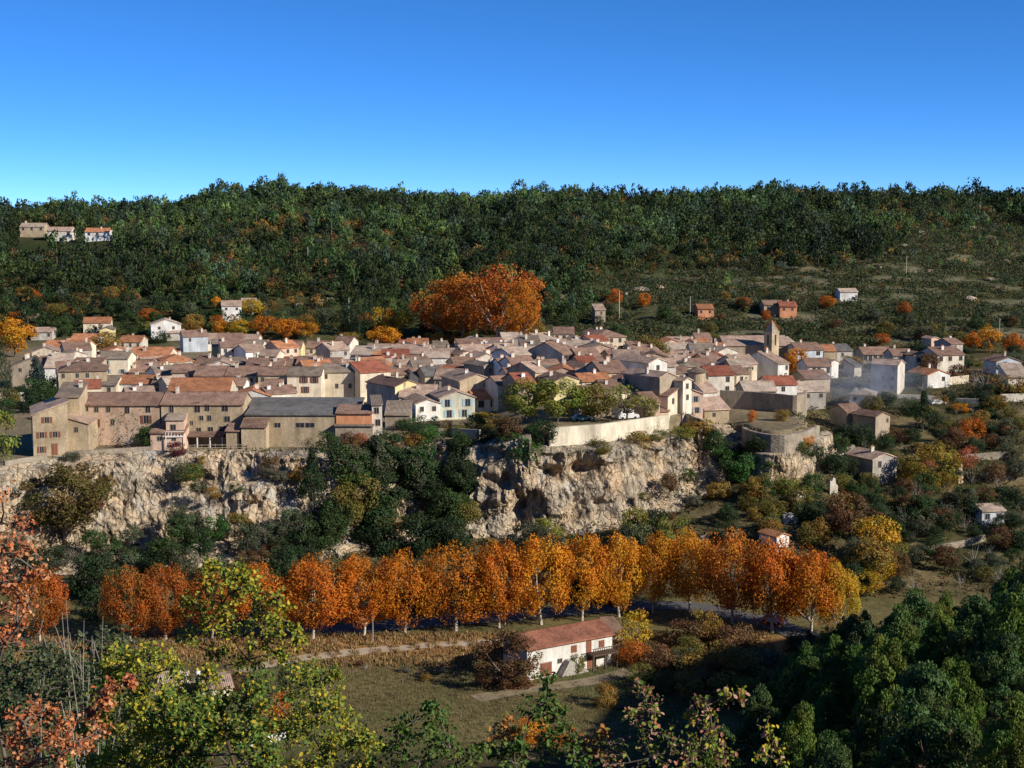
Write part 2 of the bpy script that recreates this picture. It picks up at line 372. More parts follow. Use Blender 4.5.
rd = lambda s, zs, q: 1 - np.abs(2 * fbm(xx / s, yy / s, zz / zs + q, 4) - 1)
flat = 1 - .8 * np.exp(-((xx - 21) / 7) ** 2 - ((zz - 12) / 6) ** 2) - .6 * np.exp(-((xx + 62) / 9) ** 2 - ((zz - 15) / 4) ** 2)
disp = 6.6 * (rd(15, 12, .3) - .62) + flat * (4.2 * (rd(5.0, 7.0, 4.1) - .62) + 1.9 * (rd(1.7, 4.6, 9.1) - .6)) + .8 * flat * (fbm(xx / .7, yy / .7, zz / .9, 3) - .5)
led = 1.4 * (fbm(xx / 22, yy / 22, zz / 2.6, 3) - .5)
disp = disp + led
for (cpx, cpy, wx, wz, dp) in ((572, 505, 2.4, 4.5, -4.0), (560, 478, 3.4, 2.4, -3.2), (597, 508, 2.2, 3.6, -3.6), (528, 500, 2.6, 2.6, -2.6), (545, 472, 2.2, 1.8, -3.0), (590, 470, 3.0, 1.6, -2.8), (510, 480, 1.8, 1.8, -2.6), (655, 455, 1.2, 3, -2.4), (110, 545, 3, 2, -3), (45, 520, 2, 3, -2.6), (250, 475, 3.5, 1.2, -2.8), (285, 500, 2, 2, -2.4), (215, 535, 2.4, 1.6, -2.6), (196, 480, 4.5, 1.6, -2.4), (165, 500, 3, 2.5, -2.0), (520, 520, 2.5, 2, -2), (620, 490, 8, 5, 1.3), (90, 520, 7, 6, 1.2), (550, 530, 3, 2, -2.5), (690, 470, 2.5, 4, -2.0), (230, 510, 6, 3, 1.0)):
    q = P(cpx, cpy, float(np.interp((cpx - 512) / 1407 * 275, x, ry)) - 2)
    disp = disp + dp * np.exp(-((xx - q.x) / wx) ** 2 - ((zz - q.z) / wz) ** 2)
fade = sst(0, .05, V2) * (1 - .35 * sst(.85, 1, V2)); ends = sst(-128, -120, xx) * (1 - sst(64.0, 69, xx))
disp = disp * fade * (.3 + .7 * ends) * (.45 + .55 * (1 - sst(44, 56, xx)) )+ .3 * fade
xx2, yy2 = xx + nX[U2] * disp, yy + nY[U2] * disp
top = np.stack([x - nX * 3.4, ry - nY * 3.4, np.full(NU, 0) + zp - .35], -1); lip = np.stack([x - nX * 1.0, ry - nY * 1.0, zp + .10 + .25 * fbm(x / 2, 0 * x, 0, 3)], -1)
Vc = np.concatenate([top, lip, np.stack([xx2, yy2, zz], -1).reshape(-1, 3)])
ids = np.arange(NU * (NV + 2)).reshape(NV + 2, NU)
fq = np.stack([ids[:-1, :-1], ids[1:, :-1], ids[1:, 1:], ids[:-1, 1:]], -1).reshape(-1, 4)
tag(link('cliff', mesh_np('cliff', Vc, fq, [ROCK])), None, None, None, 'structure')

# ------------------------------------------------------------------ road and tracks
ASPH = plain('asphalt', (.10, .10, .10), .9, .2, .8)
DUST = plain('pale_dirt', (.36, .29, .21), 1.0, .25, .6)
def ribbon(name, pts, w, mat, lift, step=1.0):
    p = [Vector((q[0], q[1])) for q in pts]; d = [0]
    for a, c in zip(p, p[1:]): d.append(d[-1] + (c - a).length)
    s = np.arange(0, d[-1], step); bx = np.interp(s, d, [q.x for q in p]); by = np.interp(s, d, [q.y for q in p])
    k = np.ones(7) / 7; pad = lambda q: np.convolve(np.concatenate([np.full(3, q[0]), q, np.full(3, q[-1])]), k, 'valid'); bx, by = pad(bx), pad(by)
    tx, ty = np.gradient(bx), np.gradient(by); l = np.hypot(tx, ty); V = []
    off = np.linspace(-w / 2, w / 2, 7)
    for o in off:
        jit = (fbm(s / 3, 0 * s + o, 0, 2) - .5) * .6 if abs(abs(o) - w / 2) < 1e-6 and mat is DUST else 0
        X0, Y0 = bx - ty / l * (o + jit), by + tx / l * (o + jit); V.append(np.stack([X0, Y0, T(X0, Y0) + lift], -1))
    V = np.array(V); n = V.shape[1]; i = np.arange(7 * n).reshape(7, n)
    fq = np.stack([i[:-1, :-1], i[:-1, 1:], i[1:, 1:], i[1:, :-1]], -1).reshape(-1, 4)
    return tag(link(name, mesh_np(name, V.reshape(-1, 3), fq[:, ::-1], [mat], smooth=True)), None, None, None, 'structure')
def zpt(px, py, z=1.8):
    a, b_, c = ray(px, py); t_ = (z - CZ) / c; return (a * t_, b_ * t_)
ribbon('road', [zpt(*q) for q in ((-200, 648), (-60, 644), (100, 640), (200, 637), (300, 632), (400, 626), (500, 619), (600, 610), (660, 606), (700, 608), (740, 617), (775, 626), (810, 640), (850, 662))], 5.6, ASPH, .10)
ribbon('dirt_track', [zpt(*q, .9) for q in ((150, 690), (215, 675), (262, 667), (300, 661), (360, 656), (420, 652), (480, 649), (515, 647))], 2.1, DUST, .05)
ribbon('farm_yard_track', [zpt(*q, .9) for q in ((470, 700), (520, 690), (560, 686), (600, 680), (640, 668), (690, 655))], 3.0, plain('worn_earth', (.24, .19, .12), 1, .25, .5), .05)

# ------------------------------------------------------------------ houses
def window_mesh(w, h):
    m = MB(); f = .09
    m.box(-w / 2 - f, w / 2 + f, -.05, .02, -h / 2 - f, -h / 2, 0); m.box(-w / 2 - f, w / 2 + f, -.05, .02, h / 2, h / 2 + f, 0)
    m.box(-w / 2 - f, -w / 2, -.05, .02, -h / 2, h / 2, 0); m.box(w / 2, w / 2 + f, -.05, .02, -h / 2, h / 2, 0)
    m.box(-w / 2, w / 2, -.02, .02, -h / 2, h / 2, 1); m.box(-.03, .03, -.035, -.02, -h / 2, h / 2, 0)
    return m.mesh('window', [FRAME, GLASS])
_wm = {}
def wmesh(w, h):
    k = (round(w, 1), round(h, 1))
    if k not in _wm: _wm[k] = window_mesh(*k)
    return _wm[k]
_sm = {}
def smesh(c, w, h):
    k = (c, round(w, 1), round(h, 1))
    if k not in _sm:
        m = MB(); m.box(-w / 2, w / 2, -.07, -.02, -h / 2, h / 2)
        for q in (-.3, 0, .3): m.box(-w / 2 + .04, w / 2 - .04, -.085, -.07, h * q - .05, h * q + .05)
        _sm[k] = m.mesh('shutter', [SHUT[c]])
    return _sm[k]
def add_window(par, x, y, z, w, h, shut=None, rz=0.0):
    o = link('window', wmesh(w, h), par, (x, y, z), rz)
    if shut:
        for s in (-1, 1): link('shutter', smesh(shut, w / 2, h), o, (s * (w * .75 + .1), 0, 0))
    return o
def door(par, x, y, z0, w, h, c='brown', rz=0.0):
    m = MB(); m.box(-w / 2, w / 2, -.06, .02, 0, h, 0); m.box(-w / 2 - .1, w / 2 + .1, -.04, .02, h, h + .12, 1); m.box(-.02, .02, -.08, -.06, 0, h, 1)
    return link('door', m.mesh('door', [SHUT[c], FRAME]), par, (x, y, z0), rz)
_chm = {}
def chimney_mesh(k):
    if k not in _chm:
        m = MB(); w = .30 + .1 * (k % 2); h = .65 + .25 * (k % 3)
        m.box(-w, w, -.28, .28, -.6, h, 0); m.box(-w - .07, w + .07, -.35, .35, h, h + .12, 0)
        m.box(-w + .05, -.04, -.15, .15, h + .12, h + .42, 1); m.box(.04, w - .05, -.15, .15, h + .12, h + .42, 1)
        _chm[k] = m.mesh('chimney', [WM['pale'] if k < 3 else WM['white'], RM['orange']])
    return _chm[k]
def roof_and_wall(kind, Wd, D, h, pitch, ov=.35, th=.24, sink=2.0):
    """wall mesh builder, roof mesh builder and a function giving the roof's height at x, y; the front is y = 0."""
    w, r = MB(), MB(); a = Wd / 2
    U = lambda u0, u1, v0, v1: [(u0, v0), (u1, v0), (u1, v1), (u0, v1)]
    if kind == 'f':
        rise = D / 2 * pitch; w.box(-a, a, 0, D, -sink, h - .02)
        for x_ in (-a, a - .25): w.face([(x_, 0, h - .02), (x_, D, h - .02), (x_, D / 2, h + rise - .05)]); w.face([(x_ + .25, D, h - .02), (x_ + .25, 0, h - .02), (x_ + .25, D / 2, h + rise - .05)])
        for s in (0, 1):
            y0, y1 = (-ov, D / 2) if s == 0 else (D + ov, D / 2)
            q = [(-a - ov * .6, y0, h - ov * pitch), (a + ov * .6, y0, h - ov * pitch), (a + ov * .6, y1, h + rise), (-a - ov * .6, y1, h + rise)]
            r.slab([(p[0], p[1], p[2] + th) for p in (q if s == 0 else q[::-1])], th, 0, U(0, Wd, 0, D / 2))
        r.box(-a - ov * .6, a + ov * .6, D / 2 - .14, D / 2 + .14, h + rise + th - .05, h + rise + th + .1)
        f = lambda x_, y_: h + (D / 2 - abs(y_ - D / 2)) * pitch + th
    elif kind == 'g':
        rise = a * pitch; w.box(-a, a, 0, D, -sink, h - .02)
        for y_ in (0, D - .25): w.face([(-a, y_, h - .02), (a, y_, h - .02), (0, y_, h + rise - .05)]); w.face([(a, y_ + .25, h - .02), (-a, y_ + .25, h - .02), (0, y_ + .25, h + rise - .05)])
        for s in (-1, 1):
            q = [(s * (a + ov), -ov * .6, h - ov * pitch), (0, -ov * .6, h + rise), (0, D + ov * .6, h + rise), (s * (a + ov), D + ov * .6, h - ov * pitch)]
            r.slab([(p[0], p[1], p[2] + th) for p in (q if s == -1 else q[::-1])][::-1], th, 0, [(0, 0), (0, a), (D, a), (D, 0)] if s == 1 else [(0, 0), (D, 0), (D, a), (0, a)])
        f = lambda x_, y_: h + (a - abs(x_)) * pitch + th
    elif kind == 'h':
        e = min(a, D / 2); rise = e * pitch; w.box(-a, a, 0, D, -sink, h - .02); o = ov; zt = h + rise + th; zb = h - o * pitch + th
        rx = a - e; ry0, ry1 = (e, D - e)
        if rx < .05: rx = 0
        A_, B_, C_, D_ = (-a - o, -o, zb), (a + o, -o, zb), (a + o, D + o, zb), (-a - o, D + o, zb)
        if a >= D / 2:
            L_, R_ = (-rx, D / 2, zt), (rx, D / 2, zt)
            r.slab([A_, B_, R_, L_], th, 0, U(0, Wd, 0, e)); r.slab([C_, D_, L_, R_], th, 0, U(0, Wd, 0, e)); r.slab([B_, C_, R_], th, 0, [(0, 0), (D, 0), (D / 2, e)]); r.slab([D_, A_, L_], th, 0, [(0, 0), (D, 0), (D / 2, e)])
        else:
            L_, R_ = (0, ry0, zt), (0, ry1, zt)
            r.slab([A_, B_, L_], th, 0, [(0, 0), (Wd, 0), (a, e)]); r.slab([C_, D_, R_], th, 0, [(0, 0), (Wd, 0), (a, e)]); r.slab([B_, C_, R_, L_], th, 0, U(0, D, 0, e)); r.slab([D_, A_, L_, R_], th, 0, U(0, D, 0, e))
        f = lambda x_, y_: h + max(0, min(a - abs(x_), y_, D - y_)) * pitch + th
    elif kind == 'm':                                        # one slope falling to the front
        rise = D * pitch; w.prism([(0, -sink), (D, -sink), (D, h + rise - .05), (0, h - .05)], -a, a)
        w.v = [(p[1], p[0], p[2]) for p in w.v]
        q = [(-a - .2, -ov, h - ov * pitch + th), (a + .2, -ov, h - ov * pitch + th), (a + .2, D + .2, h + rise + th), (-a - .2, D + .2, h + rise + th)]
        r.slab(q, th, 0, U(0, Wd, 0, D)); f = lambda x_, y_: h + y_ * pitch + th
    else:                                                    # 'l' / 'r': one slope, low on that side
        s = -1 if kind == 'l' else 1; rise = Wd * pitch
        zl = lambda x_: h + (a - s * x_) * pitch
        w.prism([(-a, -sink), (a, -sink), (a, zl(a) - .05), (-a, zl(-a) - .05)], 0, D)
        x0, x1 = -a - .25, a + .25
        q = [(x0, -.25, zl(x0) + th), (x1, -.25, zl(x1) + th), (x1, D + .25, zl(x1) + th), (x0, D + .25, zl(x0) + th)]
        r.slab(q, th, 0, [(0, 0), (0, Wd), (D, Wd), (D, 0)]); f = lambda x_, y_: zl(x_) + th
    return w, r, f
HN = []
def house(px0, px1, pe, h, D, kind, rz, wall, roof, wins, label, cat='house', name='village_house', group='houses of the village', pitch=.36, ch=None, shut=None, y0=228.0, Y=None, side=0, base=None, flank=None):
    """one building: left and right edge and eave row of its front in the photograph, real height, depth, roof kind, turn."""
    pm = (px0 + px1) / 2
    if base is not None:
        q = G(pm, base, False, y0); h = CZ + ray(pm, pe)[2] * q.y / ray(pm, pe)[1] - q.z
    elif Y: 
        q = P(pm, pe, Y); q.z = float(T(q.x, Y)); h = P(pm, pe, Y).z - q.z
    else:
        q = solve(pm, lambda x_, y_: T(x_, y_) + h, pe, y0); q.z -= h
    Wd = (px1 - px0) / F * q.y / math.cos(R(rz)); a = Wd / 2
    root = bpy.data.objects.new(name, None); COL.objects.link(root); root.location = (q.x, q.y, q.z); root.rotation_euler = (0, 0, R(rz)); root.empty_display_size = .5
    tag(root, label, cat, group)
    w, r, f = roof_and_wall(kind, Wd, D, h, pitch)
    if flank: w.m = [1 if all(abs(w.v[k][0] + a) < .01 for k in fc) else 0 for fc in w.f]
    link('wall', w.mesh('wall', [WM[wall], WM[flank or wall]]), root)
    ro = link('roof', r.mesh('roof', [RM[roof]]), root)
    rr = random.Random(int(px0 * 31 + pe * 7))
    n = rr.choice((0, 1, 1, 2)) if ch is None else ch
    for i in range(n):
        x_ = rr.uniform(-.8, .8) * a; y_ = rr.uniform(.25, .8) * D
        link('chimney', chimney_mesh(rr.randrange(4)), ro, (x_, y_, f(x_, y_)))
    if wins:
        cols, rows = wins[0], wins[1]; ww = wins[2] if len(wins) > 2 else rr.uniform(.65, .9); wh = wins[3] if len(wins) > 3 else rr.uniform(.9, 1.2)
        mid = 0
        for j in range(rows):
            for i in range(cols):
                x_ = -a + Wd * (i + .5) / cols + rr.uniform(-.12, .12) * Wd / cols; z_ = h - 1.1 - j * 2.4
                if z_ < .8 or rr.random() < .22: continue
                if kind == 'g' and cols == 1: x_ *= .3
                add_window(root, x_, 0, z_, ww, wh, shut)
    for i in range(side):                                    # windows in the flank that shows
        for j in range(2 if h > 5.5 else 1):
            add_window(root, -a, D * (i + .5) / side, h - 1.3 - 2.7 * j, .8, 1.1, None, -math.pi / 2)
    HN.append((root, Wd, D, h, f))
    return root
H = house
# --- front row along the cliff, western end
hl = H(34, 66, 415, 8.3, 13, 'l', 20, 'tan', 'pinkish', None, 'tall tan stone house with brown shutters, dark flank, at the western end of the clifftop', pitch=.36, ch=0, Y=263)
for x_, z_ in ((-.6, 6.9), (-1.6, 4.1), (.8, 4.1)): add_window(hl, x_, 0, z_, .85, 1.15, 'brown')
door(hl, .6, 0, .2, 1.1, 2.2); add_window(hl, -1.7, 0, 1.3, .7, 1.2, 'brown')
H(56, 79, 397, 11.0, 7, 'm', 4, 'tan', 'drab', None, 'narrow tan tower block with grey lean-to roof rising behind the brown shuttered house', pitch=.28, ch=1, Y=271)
H(66, 88, 424, 5.2, 8, 'r', 4, 'tan', 'pinkish', (1, 1), 'low tan lean-to wing between the shuttered house and the pink-walled long building', pitch=.3, ch=0, Y=267)
hr_ = H(80, 160, 405, 8.2, 9.5, 'f', 0, 'rose', 'brown', None, 'long rose plastered clifftop building under the brown roof behind bare bushes', ch=0, Y=276)
for px, py, w_, h_, sh_ in ((86, 407.5, .7, .8, None), (96, 408, .8, 1.0, None), (108, 408, .8, 1.0, None), (127, 408.5, .9, 1.3, None), (148, 407.5, .9, 1.3, None), (94, 421.5, .9, 1.5, 'brown'), (146, 418, 1.0, 1.6, 'brown'), (112, 421, .7, 1.2, None)):
    add_window(hr_, (px - 120) / F * 276, 0, 8.2 - (py - 404) * .196 - .3, w_, h_, sh_)
hs = H(160.6, 243, 404.5, 8.4, 9.5, 'f', 0, 'tan', 'brown', None, 'long grey-tan stone clifftop building with small square dark openings above a pergola', ch=1, Y=275.8)
for px, py, w_, h_ in ((171, 407, .8, 1.3), (197, 405, 1.1, 2.0), (207, 405, .9, 1.5), (225, 405, 1.2, 1.6), (201, 416, .8, .9), (209, 416, .8, 1.1), (227, 417, 1.1, 1.1), (191, 421, .6, .8), (198, 429, .9, 1.2), (210, 429, 1.0, 1.5), (222, 430, 1.2, 2.2)):
    add_window(hs, (px - 201.8) / F * 275, 0, 8.4 - (py - 403) * .196 - .4, w_, h_)
H(150, 184, 433, 2.6, 4.5, 'm', 0, 'pink', 'brown', (2, 1, .8, .8), 'low pink annex with brown roof beside the balconied house on the cliff', pitch=.22, ch=0, Y=270)
hb = H(166, 184, 420, 5.6, 5, 'm', 6, 'pink', 'pale', None, 'narrow pink house with white balcony and pale canopy roof on the cliff', pitch=.12, ch=0, Y=271)
m = MB(); m.box(-1.8, 1.8, -1.3, 0, 2.55, 2.75); [m.box(q - .05, q + .05, -1.3, -1.2, 2.75, 3.6) for q in np.linspace(-1.75, 1.75, 7)]; m.box(-1.8, 1.8, -1.32, -1.18, 3.6, 3.7); m.box(-1.75, -1.6, -1.3, -1.15, 0, 2.55); m.box(1.6, 1.75, -1.3, -1.15, 0, 2.55)
link('balcony', m.mesh('balcony', [WHITE]), hb); door(hb, 0, 0, 0, 1.6, 2.3); add_window(hb, -.4, 0, 3.9, 1.0, 1.9)
H(226, 239, 431, 3.2, 4, 'm', 0, 'tan', 'brown', (1, 1, .7, .7), 'tiny tan shed with brown roof east of the pergola', ch=0, pitch=.2, Y=271)
H(241, 266, 427, 4.4, 6, 'm', 0, 'tan', 'brown', None, 'small ochre outbuilding with red-brown lean-to roof against the grey-roofed warehouse', ch=0, pitch=.32, Y=270.5)
hw = H(245, 337, 415, 6.0, 6.4, 'm', 0, 'tan', 'grey', None, 'long tan warehouse with grey sheet roof at the clifftop', cat='warehouse', name='warehouse', ch=0, pitch=.12, Y=274)
for px, w_ in ((277, 1.0), (300, 1.3), (310, 1.5)): add_window(hw, (px - 291) / F * 272, 0, 4.3, w_ * 1.2, .9)
H(243, 361, 406, 7.6, 6.6, 'm', 0, 'tan', 'grey', None, 'wide grey-roofed shed running behind the tan warehouse', cat='warehouse', name='warehouse', ch=0, pitch=.11, Y=281)
H(336, 372, 413.5, 6.4, 4.8, 'm', 0, 'salmon', 'brown', None, 'salmon orange walled building beside the grey-roofed warehouse', ch=0, pitch=.2, Y=273.8)
H(335, 373, 426, 4.0, .7, 'm', 0, 'stone', 'drab', None, 'rough stone plinth wall below the salmon building', cat='wall', name='plinth_wall', group=None, ch=0, pitch=.1, Y=273)
H(372, 382, 405, 8.0, 8, 'm', 8, 'pale', 'drab', (1, 2, .9, 1.2), 'narrow pale tower-like end block beside the salmon building', ch=0, pitch=.1, Y=274.5)

H(421, 447, 437, 2.0, 4, 'm', 6, 'stone', 'drab', None, 'low stone shed with brown roof on the cliff edge below the white gabled house', cat='shed', name='shed', group=None, ch=0, pitch=.25, Y=287)
ROWS = [
 # px0 px1 eave  h  D kind rz wall roof wins label
 # ---- west quarter, back to front
 (16, 35, 319, 3.2, 8, 'f', 0, 'stone', 'brown', None, 'low dull stone house half hidden behind the yellow plane tree at the west'),
 (31, 52, 332, 3.0, 7, 'f', 0, 'pale', 'pinkish', (3, 1), 'low pale bungalow right behind the yellow plane tree at the west'),
 (84, 110, 323, 4.5, 9, 'f', 12, 'cream', 'orange', (2, 1), 'cream villa with salmon roof above the olive plane trees of the west side'),
 (100, 113, 330, 4.2, 8, 'g', 10, 'yellow', 'drab', (1, 1), 'small pale yellow gabled house just below the salmon roofed cream villa'),
 (42, 86, 348.5, 4.0, 11, 'f', 0, 'cream', 'orange', (4, 1), 'long low house with bright red-orange roof at the west of the village'),
 (70, 97, 340, 4.0, 9, 'f', 0, 'pale', 'orange', None, 'red-orange roofed house behind the long low red-roofed one at the west'),
 (33, 58, 352, 4.5, 9, 'g', 14, 'cream', 'pinkish', None, 'cream gabled house in front of the long low red-orange roof'),
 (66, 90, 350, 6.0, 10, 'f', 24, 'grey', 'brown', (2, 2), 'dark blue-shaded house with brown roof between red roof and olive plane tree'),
 (119, 141, 342, 4.0, 9, 'f', 0, 'pale', 'orange', (3, 1), 'red roofed house just behind the olive plane tree of the west side'),
 (11, 30, 366, 6.0, 8, 'l', 10, 'stone', 'drab', (1, 1), 'pale stone cottage with white chimneys behind the blue cedar', 2),
 (28, 62, 364.5, 6.0, 9, 'f', 16, 'stone', 'brown', (2, 1), 'brown roofed stone house rising behind the blue cedar'),
 (60, 105, 371, 8.0, 11, 'h', 14, 'tan', 'brown', (4, 2), 'large house with hipped brown roof and shaded flank east of the blue cedar', 2),
 (98, 128, 358.5, 8.5, 8, 'f', 0, 'cream', 'drab', (2, 3), 'three-storey beige house with blue shutters and grey-brown roof', 1, 'blue'),
 (128, 168, 358, 6.0, 13, 'f', 0, 'cream', 'orange', (4, 1), 'wide house with bright orange roof east of the blue-shuttered one'),
 (128, 150, 366, 5.6, 7, 'f', 0, 'cream', 'brown', (3, 1), 'cream terrace house under the wide bright orange roof', 1, 'brown'),
 (126, 156, 372.5, 4.2, 6, 'm', 0, 'pale', 'brown', (3, 1), 'low pale house with brown lean-to roof behind the white-walled cottage'),
 (91, 116, 385, 5.2, 9, 'f', 0, 'cream', 'drab', (2, 1), 'cream walled house with grey-brown roof right behind the rose clifftop building'),
 (117, 151, 383.5, 5.2, 8, 'f', 0, 'white', 'orange', (3, 1), 'white cottage with blue window and orange-red roof behind the long stone building', 1),
 (151, 162, 385.5, 5.0, 8, 'f', 0, 'tan', 'brown', (1, 1), 'narrow tan house with brown roof between white cottage and big orange shed roof'),
 (168, 229, 392, 5.6, 13, 'f', 4, 'cream', 'orange', None, 'long barn with plain bright orange roof behind the stone clifftop building', 0),
 (165, 192, 361.5, 6.4, 10, 'h', 18, 'cream', 'orange', (3, 1), 'cream house with hipped orange roof and deeply shaded flank', 1),
 (172, 196, 372.5, 6.2, 9, 'f', 5, 'cream', 'brown', (2, 1, 1.1, 1.5), 'cream terrace house with two dark windows in the row behind the orange barn', 1),
 (194, 224, 376, 6.0, 10, 'f', 0, 'pale', 'brown', (4, 1), 'pale brown-roofed terrace house just behind the orange barn roof', 2),
 (224.5, 256, 376, 6.0, 10, 'f', 0, 'cream', 'brown', (4, 1), 'beige brown-roofed terrace house behind the blue balcony', 2),
 (227, 244, 385.5, 5.4, 7, 'f', 0, 'white', 'brown', (2, 1, 1.1, 1.4), 'white cottage with two brown shuttered windows beside the orange barn', 1),
 (194, 219, 364, 5.6, 9, 'f', -6, 'tan', 'brown', (2, 1), 'brown roofed house with several chimneys east of the hipped orange roof', 2),
 (226, 247, 365.5, 5.0, 9, 'f', 10, 'grey', 'drab', None, 'dark roofed house in shadow behind the terrace with the blue balcony'),
 (246, 264, 366, 5.4, 9, 'f', 0, 'tan', 'brown', (2, 1), 'brown roofed house with white chimney behind the terrace row', 1),
 (213, 238, 346, 6.0, 9, 'f', 8, 'yellow', 'drab', (2, 1), 'pale yellow house with two small windows and grey-brown roof'),
 (238, 262, 347, 6.0, 9, 'f', 0, 'white', 'drab', (2, 1), 'white house with grey-brown roof beside the pale yellow one'),
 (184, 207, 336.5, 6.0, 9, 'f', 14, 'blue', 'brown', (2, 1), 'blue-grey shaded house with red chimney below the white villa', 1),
 (205, 232, 339.5, 4.5, 9, 'f', 0, 'pale', 'pinkish', (3, 1), 'light brown roofed house in front of the orange tree hedge', 1),
 (236, 258, 340, 4.0, 8, 'f', 0, 'pale', 'pinkish', None, 'reddish roofed house in front of the red-orange hedge trees', 1),
 (152, 180, 325, 5.5, 9, 'g', 16, 'white', 'pale', (2, 1), 'white hillside villa with beige gabled roof west of the orange hedge trees', 1),
 (166, 183, 333, 3.0, 5, 'f', 6, 'pale', 'pale', (2, 1), 'low pale annex just below the beige gabled villa', 0),
 (222, 241, 306, 6.0, 9, 'f', 12, 'white', 'pinkish', (2, 2), 'white two-storey villa with shaded front above the orange hedge trees'),
 (240, 254, 303, 4.5, 8, 'f', 0, 'white', 'pinkish', None, 'pale flat-looking wing beside the white two-storey villa on the hillside', 0),
 (257, 274, 348, 5.0, 9, 'f', 0, 'white', 'brown', (2, 1), 'white house with brown roof west of the village cypress', 1),
 (274, 301, 348, 6.0, 9, 'f', 0, 'yellow', 'brown', (3, 1), 'yellow walled house with brown roof right beside the village cypress', 1),
 (306, 328, 348, 5.0, 9, 'f', 0, 'cream', 'brown', (2, 1), 'brown roofed house just east of the village cypress', 1),
 (331, 349, 350, 6.2, 10, 'f', 28, 'grey', 'pinkish', (2, 2), 'grey gabled house with pinkish roof and two front windows', 1),
 (260, 283, 367, 6.0, 9, 'f', 0, 'tan', 'brown', (2, 1), 'brown roofed terrace house with a white chimney behind the white shuttered row', 2),
 (283, 300, 367.5, 5.5, 9, 'f', 0, 'tan', 'brown', None, 'dark brown roofed house in the middle of the stepped row', 1),
 (296, 320, 364.5, 6.4, 9, 'f', 0, 'cream', 'brown', (2, 1), 'cream house showing a sliver of wall under its brown roof in the stepped row', 1),
 (320, 340, 366, 5.4, 9, 'f', 0, 'tan', 'brown', (1, 1), 'brown roofed house at the east end of the stepped row', 1),
 (338, 358, 367, 5.0, 8, 'f', 0, 'pale', 'pinkish', None, 'low pinkish roofed house behind the corner of the cream terrace', 2),
 (258, 287, 375, 7.0, 8, 'f', 0, 'tan', 'brown', (3, 1), 'beige terrace house with brown roof above the white porch houses', 0),
 (287, 321, 375.5, 8.0, 8, 'f', 0, 'cream', 'drab', (3, 2, .9, 1.5), 'pale terrace house with red shutters and grey roof', 1, 'brown'),
 (321, 354, 372, 8.2, 8, 'f', 4, 'cream', 'drab', (3, 2), 'cream corner terrace house with white framed window above the small gabled sheds', 1),
 (263, 281, 386, 5.6, 6, 'f', 0, 'white', 'brown', (3, 1, 1.1, 1.2), 'white house with dark glazed porch behind the grey warehouse roof', 0),
 (277, 293, 391, 3.2, 6, 'h', 10, 'stone', 'brown', None, 'small hipped brown roof shed beside the white glazed porch house', 0),
 (311, 326, 387, 4.0, 5, 'g', 12, 'stone', 'drab', (1, 1), 'small dark gabled shed below the cream corner house', 0),
 (329, 345, 384, 4.6, 5, 'g', 14, 'stone', 'drab', (1, 1), 'small dark gabled outbuilding near the yellow bush', 0),
 # ---- centre
 (361, 390, 372, 8.2, 11, 'f', 26, 'cream', 'red', (2, 2), 'red roofed house with dark flank and cream gables at the alley', 1),
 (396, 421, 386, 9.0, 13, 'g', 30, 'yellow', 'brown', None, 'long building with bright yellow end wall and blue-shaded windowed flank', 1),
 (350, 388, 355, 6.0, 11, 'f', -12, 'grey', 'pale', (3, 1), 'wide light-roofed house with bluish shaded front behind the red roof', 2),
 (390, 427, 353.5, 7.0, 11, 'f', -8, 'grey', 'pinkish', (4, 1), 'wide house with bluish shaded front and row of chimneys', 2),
 (427, 437, 352, 7.4, 9, 'g', 10, 'tan', 'pinkish', None, 'beige gable house beside the wide shaded front', 0),
 (395, 408, 349, 5.5, 8, 'g', 10, 'white', 'pinkish', (2, 1), 'small white gable with two windows in the village centre', 1),
 (398, 426, 346.5, 5.0, 9, 'f', 0, 'tan', 'red', (2, 1), 'red-brown roofed house in front of the great orange plane trees', 2),
 (436, 450, 347, 5.6, 8, 'f', 12, 'white', 'drab', (2, 1), 'white dormer house with dark slate-like roof in the centre', 1),
 (438, 458, 356, 6.2, 9, 'f', 10, 'pale', 'pinkish', (2, 1), 'pale house with light chimney below the white dormer house', 1),
 (368, 396, 366, 5.0, 8, 'f', 0, 'pink', 'pale', (3, 1), 'low pink walled house behind the yellow-ended building', 2),
 (392, 416, 366, 5.0, 8, 'f', 0, 'pale', 'pinkish', (3, 1), 'low pale walled row house behind the yellow-ended building', 1),
 (413, 432, 367, 5.6, 8, 'f', 8, 'pale', 'drab', None, 'blank pale fronted house between the yellow end wall and grey roof', 1),
 (425, 443, 376, 7.0, 9, 'f', 12, 'tan', 'grey', (1, 1), 'house with slate grey roof beside the big tan gable', 1),
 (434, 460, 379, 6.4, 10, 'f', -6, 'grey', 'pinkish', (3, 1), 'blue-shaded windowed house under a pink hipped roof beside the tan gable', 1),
 (460, 494, 381, 8.4, 13, 'g', 16, 'tan', 'pinkish', (2, 1), 'big tan gabled house in the village centre', 1),
 (399, 436, 397, 4.6, 11, 'f', 0, 'pale', 'pinkish', None, 'house with broad pink roofs behind the white gabled house', 2),
 (416, 440, 404, 7.0, 11, 'g', 12, 'white', 'pinkish', (2, 1, .8, 1.0), 'white gabled house with dark loggia at the cliff edge', 0),
 (440, 475, 398, 8.0, 10, 'g', 10, 'sage', 'pinkish', (2, 2, 1.1, 1.6), 'grey-green gabled house with pale blue shutters at the cliff edge', 1, 'blue'),
 (475, 498, 399, 6.8, 11, 'f', 14, 'cream', 'orange', (2, 1, 1.3, 1.5), 'cream house with orange roof and two dark windows beside the orange bush', 1),
 (385, 410, 415, 3.0, 6, 'm', 0, 'stone', 'drab', None, 'low dark-roofed shed beside the white gabled house', 0),
